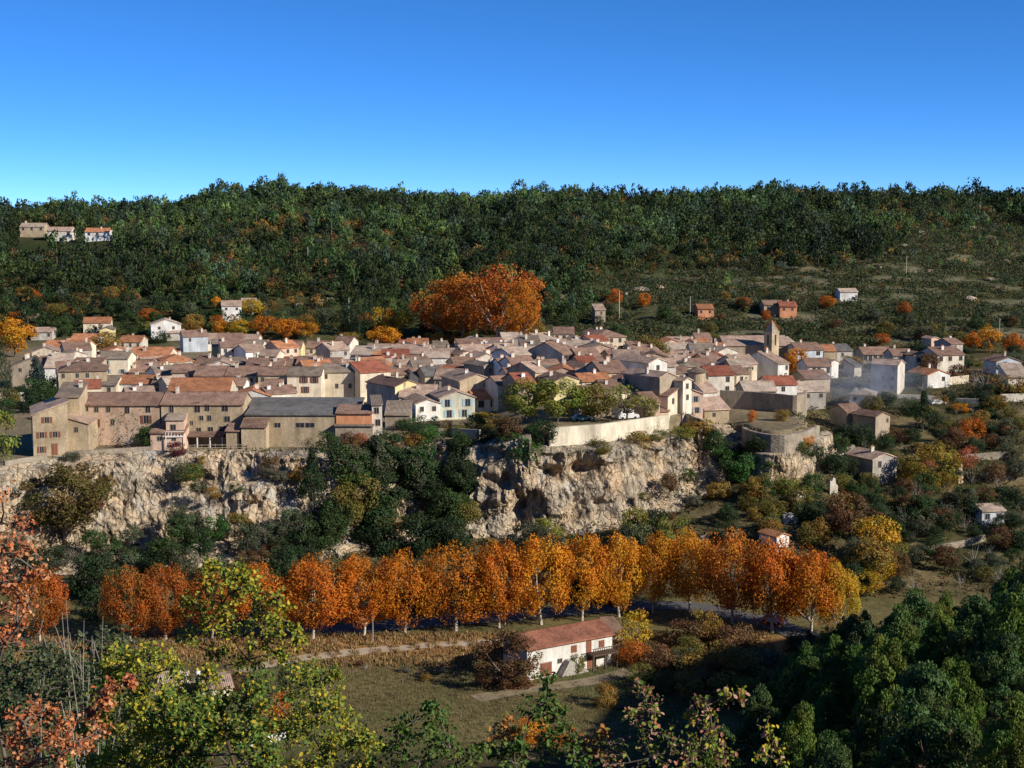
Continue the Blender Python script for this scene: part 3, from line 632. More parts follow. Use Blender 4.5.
 (462, 495, 352, 6.4, 9, 'f', 10, 'cream', 'pinkish', (3, 1), 'cream walled house with light roof below the stepped pale gable', 2),
 (479, 497, 343, 6.4, 12, 'g', 24, 'cream', 'pale', None, 'tall pale house with striped sloping roof at the foot of the great plane trees', 1),
 (497, 513, 350, 5.4, 8, 'f', 8, 'pale', 'pinkish', (2, 1), 'pale roofed house east of the striped sloping roof', 1),
 (511, 526, 348, 5.4, 8, 'f', 0, 'white', 'pinkish', (2, 1), 'white walled house near the dark cypress pair, west side', 1),
 (484, 497, 366, 8.4, 9, 'g', 30, 'stone', 'drab', (1, 2), 'tall dark gabled house with a thin lit end wall in the centre', 0),
 (503, 520, 368, 6.4, 10, 'f', 16, 'white', 'brown', (2, 1), 'house with brown sloping roof and pale wall east of the dark gable', 1),
 (509, 524, 358, 5.4, 9, 'g', 10, 'cream', 'pinkish', None, 'small cream gable high in the central roofs', 0),
 (517, 535, 383, 6.0, 9, 'f', 16, 'stone', 'red', (2, 1), 'red roofed house beside the terrace trees', 1),
 (498, 512, 385, 6.0, 8, 'f', 20, 'pale', 'brown', (1, 1), 'pale house in shade between tan gable and terrace trees', 0),
 (455, 480, 365, 5.6, 9, 'f', 12, 'tan', 'brown', (2, 1), 'brown roofed house north of the big tan gable', 2),
 (524, 541, 351, 4.6, 8, 'f', 4, 'pale', 'pinkish', (2, 1), 'small pale house in front of the great plane trees, east side', 1),
 (551, 570, 347, 4.8, 9, 'f', 8, 'pale', 'pale', (2, 1), 'pinkish roofed house just under the dark cypress pair', 1),
 (572, 588, 343, 5.4, 7, 'f', 0, 'white', 'pale', (2, 1), 'small white house rising behind the cream one below the cypress pair', 1),
 (565, 591, 347.5, 5.6, 8, 'f', 0, 'cream', 'pale', (3, 1), 'cream house with pale roof east of the cypress pair', 0),
 (597, 626, 337, 6.4, 13, 'h', 8, 'cream', 'brown', (3, 2), 'large cream villa with hipped brown roof behind the big olive-green tree', 1),
 (591, 613, 352, 4.2, 9, 'f', 0, 'tan', 'pinkish', None, 'low pinkish roof in front of the large hipped villa', 1),
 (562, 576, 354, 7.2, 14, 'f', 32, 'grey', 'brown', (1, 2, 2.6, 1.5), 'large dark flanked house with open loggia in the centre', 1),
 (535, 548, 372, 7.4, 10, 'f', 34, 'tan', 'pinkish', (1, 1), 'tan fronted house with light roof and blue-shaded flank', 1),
 (545, 562, 374, 5.0, 8, 'f', 14, 'pale', 'grey', (1, 1), 'grey roofed house between tan front and red roof', 0),
 (580, 599, 365, 6.0, 9, 'f', 10, 'stone', 'red', (1, 1), 'house with bright red-brown roof in the dense centre', 1),
 (575, 597, 378, 5.6, 9, 'f', -6, 'tan', 'pinkish', (2, 1), 'house with flat pinkish roof and white chimney in the dense centre', 2),
 (554, 582, 381, 6.4, 10, 'g', 14, 'yellow', 'brown', (2, 1), 'pale yellow gabled house behind the terrace trees', 1),
 (601, 628, 372.5, 7.6, 11, 'f', 12, 'tan', 'brown', (3, 1), 'wide brown roofed house with dim front and pale flank', 2),
 (579, 612, 397, 5.0, 9, 'f', 4, 'stone', 'brown', (3, 1), 'low brown roofed house behind the parked cars', 0),
 (606, 643, 392, 7.4, 11, 'f', 12, 'cream', 'brown', (4, 2), 'long brown roofed house with cream wall behind the bare terrace tree', 2),
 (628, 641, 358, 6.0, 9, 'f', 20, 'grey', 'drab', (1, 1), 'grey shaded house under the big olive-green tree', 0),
 (648, 668, 363, 9.0, 13, 'g', 30, 'white', 'pinkish', (1, 2), 'tall house with lit white gable and dark flank east of the olive-green tree', 0),
 (610, 626, 357, 5.0, 8, 'f', 10, 'tan', 'brown', (2, 1), 'brown roofed house just south of the hipped villa', 1),
 (659, 677, 377, 9.0, 11, 'g', 34, 'stone', 'pinkish', None, 'large plain stone gable above the narrow cliff houses', 1),
 (667, 678, 396, 8.4, 17, 'l', 42, 'cream', 'brown', (1, 2), 'long dark flanked house with a narrow cream end above the retaining wall', 1),
 (682, 692, 381, 10.5, 13, 'g', 40, 'pale', 'pinkish', (1, 3, .8, 1.1), 'very narrow tall pale house squeezed beside the pink tower house', 1),
 (690, 703, 394, 8.2, 6, 'r', 8, 'pink', 'pinkish', (1, 3, .9, 1.2), 'tall pink house with grey shutters at the edge of the cliff', 0, 'grey'),
 (703, 718, 392, 7.0, 9, 'm', 14, 'white', 'pinkish', None, 'white side wall house joined to the tall pink one', 0),
 (645, 660, 402, 6.4, 8, 'f', 14, 'pink', 'brown', (2, 2, .8, 1.0), 'small pinkish house with brown roof at the end of the retaining wall', 0),
 (660, 669, 411, 3.4, 6, 'm', 10, 'pink', 'brown', (2, 1, .7, .9), 'tiny pink annex next to the small pinkish house', 0),
 (704, 730, 411, 3.6, 9, 'm', 10, 'tan', 'pinkish', (1, 1), 'low house with broad grey-brown roof below the dark rampart', 0),
 (668, 695, 351, 5.6, 10, 'f', 8, 'white', 'pale', (3, 1), 'bright white house with pale pink roof east of the olive-green tree', 2),
 (668, 692, 343.5, 4.4, 9, 'f', 0, 'pale', 'pinkish', (3, 1), 'long pinkish roofed house beside the blue shuttered one', 1),
 (696, 712, 339.5, 5.6, 9, 'f', 6, 'white', 'brown', (2, 1, 1.3, 1.3), 'white house with blue shutters and brown roof behind the church roofs', 1, 'blue'),
 (704, 724, 350, 4.6, 9, 'f', 0, 'tan', 'orange', None, 'red-orange roofed house west of the yellow village tree', 1),
 (708, 735, 375, 6.8, 9, 'f', 8, 'pale', 'red', (2, 2, .9, 1.3), 'pale grey house with vivid red roof above the dark rampart', 1),
 (736, 750, 374, 6.6, 8, 'f', 20, 'cream', 'brown', (1, 1), 'cream end house beside the vivid red roof', 0),
 (683, 704, 366.5, 7.6, 9, 'h', 12, 'tan', 'drab', None, 'house with flat hipped drab roof behind the round tower', 1),
 (734, 758, 364, 6.6, 10, 'f', 12, 'cream', 'pinkish', (2, 1), 'cream house with pinkish roof north of the vivid red roof', 1),
 (721, 737, 368, 6.0, 8, 'g', 16, 'cream', 'pinkish', (1, 1), 'small cream gabled house in the eastern roofs', 1),
 (704, 722, 361, 5.4, 9, 'f', 10, 'tan', 'brown', (2, 1), 'brown roofed house with dark windows behind the vivid red roof', 2),
 (777, 790, 364, 9.0, 15, 'f', 30, 'white', 'pinkish', (2, 2, .8, 1.2), 'large house with bright end wall and long dark flank beside the yellow tree', 2),
 (744, 777, 391, 4.2, 9, 'f', 4, 'grey', 'pale', (3, 1), 'low house with pinkish roof on the dark rampart', 1),
 (768, 828, 392, 5.0, 10, 'f', 8, 'grey', 'pale', (5, 1, .9, 1.0), 'long shaded stone building with pinkish roof and lit end on the bastion', 1),
 (797, 824, 350, 6.4, 9, 'f', 10, 'blue', 'brown', (3, 2, 1.2, 1.2), 'bluish white house with red-brown roof beside the yellow tree', 1),
 (824, 836, 351, 5.0, 8, 'f', 4, 'tan', 'orange', None, 'red roofed house joined to the bluish white one', 0),
 (836, 853, 351, 5.0, 9, 'f', 8, 'grey', 'grey', (1, 1), 'slate grey roofed house east of the church', 1),
 (807, 831, 366.5, 6.4, 9, 'f', 6, 'white', 'brown', (5, 1, .8, 1.4), 'white house with a row of five windows east of the yellow tree', 0),
 (831, 839, 362, 5.4, 7, 'g', 20, 'white', 'pinkish', None, 'narrow white gable beside the five-window house', 0),
 (804, 831, 378.5, 5.0, 9, 'f', 8, 'tan', 'brown', (2, 1), 'brown roofed house in shade behind the bastion building', 1),
 (782, 794, 342, 5.4, 7, 'f', 18, 'cream', 'pale', (1, 1), 'little cream house right behind the church tower', 0),
 (854, 862, 366.5, 3.6, 5, 'm', 20, 'pale', 'grey', None, 'pale blank walled shed in the bonfire smoke', 0),
 (863, 893, 354.5, 4.6, 10, 'f', 4, 'grey', 'brown', (6, 1, 1.0, 1.6), 'long low building with dark openings and reddish roof behind the tower house', 1),
 (893, 914, 356, 4.6, 9, 'f', 4, 'pale', 'brown', (2, 1), 'reddish roofed house joined to the long low building', 1),
 (914, 931, 356, 5.0, 10, 'g', 8, 'cream', 'brown', (2, 1, 1.3, 1.4), 'cream gabled house with arched openings in the eastern gardens', 1),
 (936, 966, 355, 6.0, 10, 'f', 12, 'pale', 'brown', (3, 1, 1.1, 1.3), 'wide pale house with brown roof next to the garden cypress', 1),
 (931, 940, 339, 5.0, 6, 'g', 10, 'pink', 'pinkish', (1, 1), 'small pinkish ruined house beside the garden cypress', 0),
 (950, 964, 344, 5.4, 8, 'f', 18, 'grey', 'brown', (1, 1), 'red-brown roofed house beside the row of three orange trees', 1),
 (926, 951, 375, 6.4, 9, 'g', 14, 'white', 'orange', (2, 1), 'white gabled villa with orange-brown roof among the eastern gardens', 1),
 (996, 1022, 362, 4.4, 9, 'g', 6, 'blue', 'brown', (2, 1, 1.3, 1.3), 'bluish gabled bungalow below the three orange trees', 1),
 (1008, 1030, 377, 3.0, 8, 'm', 0, 'pale', 'pale', None, 'low pale flat-roofed building at the eastern margin behind the yellow tree', 0),
 (874, 892, 416.5, 6.4, 7, 'g', 30, 'stone', 'brown', (2, 1, .7, 1.0), 'dark stone barn with brown roof east of the bastion', 0),
 (846, 864, 412.5, 4.2, 8, 'f', 12, 'stone', 'brown', (1, 1), 'small stone house with brown roof next to the dark barn', 0),
 (871, 899, 459, 6.2, 9, 'g', 20, 'grey', 'pinkish', (2, 2, .9, 1.4), 'grey gabled house with arched upper window below the stone barn', 1),
 (872, 895, 365, 8.0, 6.5, 'f', -32, 'pale', 'pinkish', (3, 3, .6, .8), 'tall tower-like house with cream eastern wall and blue-shaded front in the smoke', 0),
 (850, 872, 395, 3.6, 8, 'h', -20, 'white', 'pale', (2, 1), 'white house in bonfire smoke at the foot of the tower-like house', 1),
 (981, 1006, 511, 2.5, 4.5, 'f', 8, 'blue', 'pale', (2, 1, 1.0, 1.1), 'low bluish flat-roofed house in the lower eastern gardens', 0),
 (776, 790, 537, 3.2, 5, 'g', 24, 'white', 'orange', (1, 1, .6, .9), 'tiny white gabled hut with orange roof behind the orange plane row', 0),
 # ---- on the far hill
 (20, 44, 227, 5.4, 10, 'f', 4, 'tan', 'pale', (3, 1, 1.2, 1.3), 'westernmost tan villa on the far wooded hillside', 1),
 (47, 71, 231, 5.4, 10, 'f', 4, 'pale', 'pinkish', (4, 1, 1.4, 1.8), 'villa with dark arcade between the two other far hillside villas', 0),
 (85, 109, 232, 4.6, 10, 'f', 4, 'white', 'orange', (3, 1, 1.2, 1.3), 'white villa with orange roof, easternmost of the three on the far hillside', 1),
 (698, 714, 309, 4.4, 8, 'f', 4, 'salmon', 'orange', (2, 1), 'small salmon house on the scrubby slope north of the village', 0),
 (764, 784, 305, 4.0, 8, 'f', 4, 'tan', 'brown', (2, 1), 'brown roofed house on the scrubby slope beside a red one', 0),
 (780, 797, 306.5, 4.4, 8, 'f', 0, 'salmon', 'red', (2, 1), 'red-brown house on the scrubby slope above the church tower', 1),
 (840, 858, 292, 3.6, 6, 'f', 6, 'white', 'pale', None, 'small bright white cabin high on the eastern scrub slope', 0),
]
BASES = {(416, 404): 421, (440, 398): 419.5, (475, 399): 413, (690, 394): 418, (396, 386): 412, (682, 381): 417, (645, 402): 419, (660, 411): 419.5, (667, 396): 416.5, (606, 392): 413, (926, 375): 388, (863, 354.5): 363, (872, 365): 396, (850, 395): 409}
for r_ in ROWS:
    a_ = list(r_) + [None] * (13 - len(r_)); k_ = BASES.get((a_[0], a_[2])); c_ = a_[0] > 80 and a_[2] > 330
    if c_: a_[3] = max(2.8, a_[3] * .88); a_[6] += 6 if a_[6] >= 8 else 0
    H(*a_[:11], ch=a_[11], shut=a_[12], base=k_, flank='grey' if 'bright yellow end wall' in a_[10] else None)  # shade of the yellow building's flank put into its colour as grey plaster

# the smaller houses that fill the gaps between the others
def house_at(x, y, Wd, D, h, kind, rz, wall, roof, wins):
    z = float(T(x, y)); px, pe = proj(x, y, z + h)
    hw_ = Wd * math.cos(R(rz)) * F / y / 2
    return H(px - hw_, px + hw_, pe, h, D, kind, rz, wall, roof, wins, None, Y=y)
FILL = []
fr = random.Random(12); occ = [(r_.location.x - math.sin(r_.rotation_euler.z) * D_ / 2, r_.location.y + math.cos(r_.rotation_euler.z) * D_ / 2, (W_ + D_) / 4) for r_, W_, D_, h_, f_ in HN]
RN = dict(brown='brown', pinkish='pinkish', orange='orange', red='red-brown', grey='slate grey', drab='drab brown', pale='pale'); 
for _ in range(6000):
    if len(FILL) > 100: break
    y = fr.uniform(298, 442); x = fr.uniform(-.33, .2) * y; px, py = proj(x, y, 23)
    if not (20 < px < 840) or y < rim(x) + 14 or (500 < px < 670 and y < 312) or (715 < px and y < 345) or (735 < px < 800 and y > 385) or (375 < px < 510 and y < 348) or (670 < px < 710 and y < 350) or (px < 375 and (y < 318 or fr.random() < .8)) or (606 < px < 672 and y > 385): continue
    Wd, D = fr.uniform(5.2, 8.5), fr.uniform(6.5, 10)
    if any((x - a) ** 2 + (y + D / 2 - b_) ** 2 < (c + (Wd + D) / 4 - 1.3) ** 2 for a, b_, c in occ): continue
    wl, rf = fr.choice(('cream', 'cream', 'pale', 'white', 'stone', 'pink', 'white', 'pale')), fr.choice(('brown', 'brown', 'pinkish', 'pinkish', 'pinkish', 'drab', 'pale', 'pale', 'brown', 'orange', 'red'))
    o = house_at(x, y, Wd, D, fr.uniform(4.0, 6.2), fr.choice('fffggm'), fr.choice((0, 8, 16, 22, 30, 36, -10)), wl, rf, (fr.choice((1, 2, 3)), 1))
    occ.append((x, y + D / 2, (Wd + D) / 4)); FILL.append((o, 'FILL %s house with %s roof' % (dict(tan='tan stone', stone='grey stone', pink='pinkish').get(wl, wl), RN[rf]), '', proj(x, y, 28)))
print('filler houses', len(FILL))
# ------------------------------------------------------------------ church, towers, farmhouse
H(724, 790, 345.5, 6.5, 13, 'f', 4, 'stone', 'pinkish', None, 'long church nave roof stretching west from the square bell tower', cat='church', name='church_nave', group=None, ch=0, Y=436)
q = P(770.5, 331, 436); zg = float(T(q.x, 436.0)); hh = q.z - zg
tw = bpy.data.objects.new('church_tower', None); COL.objects.link(tw); tw.location = (q.x, 434, zg); tw.rotation_euler = (0, 0, R(38))
tag(tw, 'square church bell tower with pointed stone spire', 'bell tower')
m = MB(); s_ = 1.6
m.box(-s_, s_, -s_, s_, -2, hh - 4.2); m.box(-s_ - .12, s_ + .12, -s_ - .12, s_ + .12, hh - 4.4, hh - 4.15)
for sx in (-1, 1):
    for sy in (-1, 1): m.box(sx * s_ - (sx > 0) * 1.25, sx * s_ + (sx < 0) * 1.25, sy * s_ - (sy > 0) * 1.25, sy * s_ + (sy < 0) * 1.25, hh - 4.15, hh - .9)
m.box(-s_, s_, -s_, s_, hh - .9, hh - .25); m.box(-s_ - .18, s_ + .18, -s_ - .18, s_ + .18, hh - .25, hh)
link('shaft', m.mesh('shaft', [WM['tan']]), tw)
m = MB(); c_ = [(-s_, -s_, hh), (s_, -s_, hh), (s_, s_, hh), (-s_, s_, hh)]
for i in range(4): m.face([c_[i], c_[(i + 1) % 4], (0, 0, hh + 3.6)])
link('spire', m.mesh('spire', [WM['stone']]), tw)
m = MB(); m.cyl(0, 0, hh - 3.6, hh - 2.9, .8, .62, 14); m.cyl(0, 0, hh - 2.9, hh - 2.4, .62, .2, 14); m.box(-.06, .06, -.06, .06, hh - 2.4, hh - .9); link('bell', m.mesh('bell', [METAL]), tw)
q = solve(697, lambda x_, y_: T(x_, y_) + 9.0, 371.5)
rt = bpy.data.objects.new('round_tower', None); COL.objects.link(rt); rt.location = (q.x, q.y, q.z - 9.0); tag(rt, 'round stone tower with low conical tiled roof among the eastern roofs', 'tower')
m = MB(); m.cyl(0, 0, -2, 9.0, 2.05, 1.95, 24); link('wall', m.mesh('wall', [WM['tan']]), rt)
m = MB(); m.cyl(0, 0, 8.9, 9.1, 2.35, 2.35, 24); m.cyl(0, 0, 9.1, 10.2, 2.35, .05, 24); link('roof', m.mesh('roof', [RM['drab']]), rt)
H(595, 605.5, 310, 9, 5, 'm', 10, 'stone', 'pinkish', (1, 2, .6, 1.0), 'tall narrow stone dovecote with pink roof on the slope behind the hipped villa', cat='tower', name='dovecote', group=None, ch=0, base=325)

fx0, fx1 = G(527, 681, True, 185), G(612, 664, True, 185)
fw = (fx1 - fx0).length; fa = fw / 2
fh = bpy.data.objects.new('farmhouse', None); COL.objects.link(fh); mid = (fx0 + fx1) / 2; fh.location = (mid.x, mid.y, min(fx0.z, fx1.z)); fh.rotation_euler = (0, 0, math.atan2(fx1.y - fx0.y, fx1.x - fx0.x))
tag(fh, 'white walled farmhouse with long red tiled roof in the valley meadow', 'farmhouse')
w_, r_, f_ = roof_and_wall('f', fw, 6.6, 4.6, .34, .45)
link('wall', w_.mesh('wall', [WM['white']]), fh); ro = link('roof', r_.mesh('roof', [RM['tile']]), fh)
U_ = lambda px: -fa + fw * (px - 527) / 85.0
door(fh, U_(545.5), 0, .1, 1.9, 2.0); add_window(fh, U_(559), 0, 2.0, .7, .6)
for px in (573, 601):
    o = link('shutter', smesh('brown', .95, 1.05), fh, (U_(px), 0, 3.4))
door(fh, U_(588), 0, 2.45, .9, 2.0); door(fh, U_(591), 0, .1, 1.6, 2.0)
m = MB(); m.box(U_(586), U_(612), -1.7, 0, 2.2, 2.42)
for px in np.linspace(586.6, 611.4, 12): m.box(U_(px) - .04, U_(px) + .04, -1.65, -1.57, 2.42, 3.3)
m.box(U_(586), U_(612), -1.67, -1.55, 3.3, 3.38)
for px in (587, 599, 611): m.box(U_(px) - .12, U_(px) + .12, -1.6, -1.36, 0, 2.2)
link('balcony', m.mesh('balcony', [DARKWOOD]), fh)
m = MB(); m.prism([(U_(556), 0), (U_(583), 0), (U_(583), .15), (U_(567), 2.1), (U_(564), 2.1)], -1.3, -.02); link('outside_stair', m.mesh('outside_stair', [WM['grey']]), fh)
H(613, 626, 634.5, 3.0, 5, 'm', 20, 'stone', 'brown', None, 'low brown roofed lean-to shed at the east end of the farmhouse', cat='shed', name='shed', group=None, ch=0, Y=211, pitch=.25)
H(152, 184, 690, 2.6, 4, 'm', 4, 'white', 'pale', (2, 1, .6, .7), 'small white garden hut with pale roof seen through the yellow-green oak', cat='shed', name='garden_hut', group=None, ch=0, Y=190, pitch=.3)
H(203, 232, 688, 2.4, 5, 'f', 20, 'cream', 'pinkish', None, 'cream garden shed just below the white lamp globe', cat='shed', name='garden_hut', group=None, ch=0, Y=188, pitch=.3)

# ------------------------------------------------------------------ walls
def wall_line(pts, h, th, mat, label, name='stone_wall', group=None, down=1.5, cat_='wall', z=None, coping=None):
    """a wall along ground points (x, y); follows the ground unless z is given"""
    p = [Vector((q[0], q[1])) for q in pts]; d = [0]
    for a, c in zip(p, p[1:]): d.append(d[-1] + (c - a).length)
    s = np.linspace(0, d[-1], max(3, int(d[-1] / .8))); bx = np.interp(s, d, [q.x for q in p]); by = np.interp(s, d, [q.y for q in p])
    tx, ty = np.gradient(bx), np.gradient(by); l = np.hypot(tx, ty); nX, nY = -ty / l, tx / l
    zb = T(bx, by, True) if z is None else np.full(len(s), z)
    zt = zb + h + (.12 * (vn(s / .9, 0, pts[0][0]) - .5) if coping is None else 0)
    if z is None: zt = np.convolve(np.pad(zt, 3, 'edge'), np.ones(7) / 7, 'valid')
    m = MB()
    A = [Vector((bx[i] - nX[i] * th / 2, by[i] - nY[i] * th / 2, 0)) for i in range(len(s))]; B = [Vector((bx[i] + nX[i] * th / 2, by[i] + nY[i] * th / 2, 0)) for i in range(len(s))]
    up = lambda v_, k_: Vector((v_.x, v_.y, k_))
    for i in range(len(s) - 1):
        j = i + 1
        m.face([up(A[i], zb[i] - down), up(A[j], zb[j] - down), up(A[j], zt[j]), up(A[i], zt[i])])
        m.face([up(B[j], zb[j] - down), up(B[i], zb[i] - down), up(B[i], zt[i]), up(B[j], zt[j])])
        m.face([up(A[i], zt[i]), up(A[j], zt[j]), up(B[j], zt[j]), up(B[i], zt[i])])
    for i in (0, len(s) - 1): m.face([up(A[i], zb[i] - down), up(B[i], zb[i] - down), up(B[i], zt[i]), up(A[i], zt[i])])
    return tag(link(name, m.mesh(name, [mat])), label, cat_, group)
rimx = lambda px, d=0.0: ((lambda x_: (x_, float(rim(x_)) + d))(float(np.interp(px, [(proj(a, b_, c)[0]) for a, b_, c in RIM], RIM[:, 0]))))
wall_line([rimx(p_, .2) for p_ in np.linspace(549, 668, 24)], 3.9, .7, WM['lime'], 'long cream rendered retaining wall along the cliff top under the parked cars', 'retaining_wall', z=21.9, down=1.2, coping=1)
wall_line([rimx(p_, .3) for p_ in np.linspace(744, 818, 24)], 3.4, .9, STONEWALL, 'curved stone bastion wall on the eastern cliff', 'bastion_wall', z=19.2, down=1.8, coping=1)
def gl(px, py, face=False): q_ = G(px, py, face); return (q_.x, q_.y)
ram = [P(720, 404, 326), P(745, 406, 324), P(775, 409, 320), P(795, 412, 316), P(803, 412, 319), P(805, 409, 326)]
wall_line([(q_.x, q_.y) for q_ in ram], 4.4, .8, WM['stone'], 'dark curved rampart wall below the vivid red roof', 'rampart_wall', z=22.6)
rimw = [rimx(p_, .9) for p_ in np.linspace(185, 250, 12)]
for px0_, px1_, nm in ((2, 44, 'pale low garden wall at the western cliff edge below the shuttered house'), (66, 150, 'low stone parapet on the cliff below the rose plastered building')):
    wall_line([rimx(p_, 1.2) for p_ in np.linspace(px0_, px1_, 10)], 1.0, .4, STONEWALL, nm, 'parapet_wall')
wall_line([gl(0, 402), gl(42, 401)], 2.2, .3, WM['pale'], 'pale fence-like garden wall beneath the blue cedar', 'garden_wall', coping=1)
for k, (pts, h_, mt, lb) in enumerate((
    ([(870, 561), (925, 553), (985, 541)], 1.2, STONEWALL, 'lowest dry stone terrace wall above the pine wood'),
    ([(905, 515), (965, 512)], 1.6, STONEWALL, 'dry stone terrace wall under the round yellow-olive tree'),
    ([(822, 528), (872, 531)], 1.5, STONEWALL, 'dry stone terrace wall beside the round rusty tree'),
    ([(955, 462), (1010, 458)], 1.6, STONEWALL, 'terrace wall on the slope south of the red-orange garden tree'),
    ([(920, 449), (968, 447)], 1.5, STONEWALL, 'stone terrace wall behind the round yellow-olive tree'),
    ([(880, 397), (940, 401), (985, 404)], 1.2, WM['pale'], 'long pale garden wall east of the tower house'),
    ([(1000, 402), (1040, 401)], 2.0, WM['pale'], 'pale rubble wall at the eastern margin below the yellow trees'),
    ([(938, 387), (968, 383)], 2.2, WM['cream'], 'cream garden wall beside the white gabled villa'),
    ([(700, 544), (738, 535)], 1.4, STONEWALL, 'field wall above the orange plane row west of the tiny hut'),
    ([(985, 481), (1024, 478)], 1.4, STONEWALL, 'terrace wall in the dark eastern gardens'),
    ([(60, 590), (92, 588)], 1.6, STONEWALL, 'short stone field wall at the foot of the western cliff'),
    )):
    wall_line([gl(a_, b_, True) for a_, b_ in pts], h_, .5, mt, lb, 'terrace_wall', 'terrace and garden walls', coping=None)
wall_line([gl(452, 437, True), gl(480, 439, True)], 2.0, .4, WM['grey'], 'grey-blue shaded garden wall below the golden cliff edge bush', 'garden_wall', coping=1)
q_ = G(238, 750, True, 150); r_ = G(286, 741, True, 150)
wall_line([(q_.x, q_.y), (r_.x, r_.y)], 1.1, .3, WM['white'], 'low white garden wall glimpsed through the near oak leaves', 'garden_wall', coping=1)
def ruin(px, py, w, h, mat, label):
    q_ = G(px, py); m = MB(); a = w / 2
    m.prism([(-a, -1), (a, -1), (a, h * .55), (a * .5, h * .62), (a * .3, h * .95), (-a * .2, h), (-a * .5, h * .8), (-a, h * .85)], -.3, .3)
    m.prism([(-.3, -1), (.3, -1), (.3, h * .8), (-.3, h * .85)], .32, w * .8); m.v = [(p[0], p[1], p[2]) for p in m.v]
    return tag(link('ruined_wall', m.mesh('ruined_wall', [mat]), None, q_, R(18)), label, 'ruin', 'ruined walls on the slope')
for a_ in ((833, 495, 1.8, 3.6, WM['pale'], 'pale upright ruined wall below the bastion'), (836, 460, 3.4, 2.6, WM['pale'], 'pale broken wall among shrubs east of the bastion'), (800, 502, 4.2, 2.2, WM['cream'], 'cream broken wall face on the slope under the bastion'),
           (790, 523, 3.0, 2.0, WM['pale'], 'broken pale wall above the tiny hut'), (852, 455, 3.2, 2.4, STONEWALL, 'ruined stone corner just behind the grey gabled house'), (960, 483, 1.2, 4.2, WM['pink'], 'tall pinkish pillar of a ruined wall east of the round yellow-olive tree'),
           (868, 556, 5.0, 2.0, STONEWALL, 'rubble heap of a collapsed stone hut above the pine wood')): ruin(*a_)

# ------------------------------------------------------------------ pergola, fence, poles, cars
pg = bpy.data.objects.new('pergola', None); COL.objects.link(pg); pg.location = (P(204, 443, 272.5).x, 272.5, 22); tag(pg, 'long wooden pergola with brown roof along the stone clifftop building', 'pergola')
m = MB(); m.slab([(-3.8, -.2, 2.3), (3.8, -.2, 2.3), (3.8, 2.8, 2.9), (-3.8, 2.8, 2.9)], .12); link('roof', m.mesh('roof', [RM['brown']]), pg)
for x_ in (-3.6, -1.3, 1.2, 3.6):
    m = MB(); m.box(x_ - .1, x_ + .1, -.1, .1, -.5, 2.3); link('post', m.mesh('post', [WHITE]), pg)
fe = bpy.data.objects.new('fence', None); COL.objects.link(fe); tag(fe, 'pale post and rail fence on the cliff edge below the pergola', 'fence')
for i, p_ in enumerate(np.linspace(186, 248, 10)):
    x_, y_ = rimx(p_, 1.6); fe.location = (0, 0, 0); m = MB(); m.box(x_ - .06, x_ + .06, y_ - .06, y_ + .06, 21.6, 23.2); link('post', m.mesh('post', [FRAME]), fe)
a_, c_ = rimx(186, 1.6), rimx(248, 1.6)
for z_ in (22.6, 23.1):
    m = MB(); m.slab([(a_[0], a_[1] - .05, z_), (c_[0], c_[1] - .05, z_), (c_[0], c_[1] + .02, z_), (a_[0], a_[1] + .02, z_)], .1); link('rail', m.mesh('rail', [FRAME]), fe)
def pole(px, py, top, mat, label, r=.16, y0=150.0, arm=True):
    q_ = G(px, py, False, y0); h = P(px, top, q_.y).z - q_.z
    m = MB(); m.cyl(0, 0, -1, h, r, r * .7, 8)
    o = tag(link('utility_pole', m.mesh('utility_pole', [mat]), None, q_), label, 'pole', 'utility poles')
    if arm:
        m = MB(); m.box(-.9, .9, -.07, .07, h - .7, h - .55); [m.cyl(s * .75, 0, h - .55, h - .3, .05, .05, 6) for s in (-1, 0, 1)]; link('crossarm', m.mesh('crossarm', [DARKWOOD]), o)
for a_ in ((222, 252, 238, 'grey pole on the wooded hillside east of the three far villas'), (308, 266, 247, 'grey pole on the wooded hill above the orange hedge trees'), (402, 277, 255, 'tall pale pole on the dark hillside above the great plane trees'),
           (349, 322, 298, 'white pole beside the dark cypress group'), (619, 318, 290, 'pale pole beside the stone dovecote'), (690, 318, 296, 'thin pole on the scrub slope near the salmon house'), (906, 276, 256, 'pole on the eastern scrub slope near the pale rocks'),
           (999, 336, 318, 'pole rising behind the three orange plane trees')): pole(a_[0], a_[1], a_[2], PALEBARK if 'white' in a_[3] or 'pale' in a_[3] else METAL, a_[3], r=.22, y0=300)
for a_ in ((373, 641, 615, 'grey lamp post between the third and fourth plane trunks'), (505, 629, 604, 'grey post among the plane trunks above the farmhouse roof'), (601, 650, 628, 'pale post in front of the east end of the farmhouse'), (311, 720, 690, 'thin grey post beside the meadow cypress')): pole(*a_[:3], METAL, a_[3], r=.1, arm=False)
lp = bpy.data.objects.new('street_lamp', None); COL.objects.link(lp); q = P(198, 673, 176.0); zg = float(T(q.x, q.y)); lp.location = (q.x, q.y, zg); tag(lp, 'white globe lamp on a thin post behind the yellow-green oak', 'lamp')
m = MB(); m.cyl(0, 0, -.5, q.z - zg, .06, .05, 8); link('post', m.mesh('post', [METAL]), lp)
import bmesh
bm = bmesh.new(); bmesh.ops.create_uvsphere(bm, u_segments=16, v_segments=10, radius=.36); me = bpy.data.meshes.new('globe'); bm.to_mesh(me); me.materials.append(WHITE); link('globe', me, lp, (0, 0, q.z - zg))
TYRE = plain('tyre', (.02, .02, .02), .8)
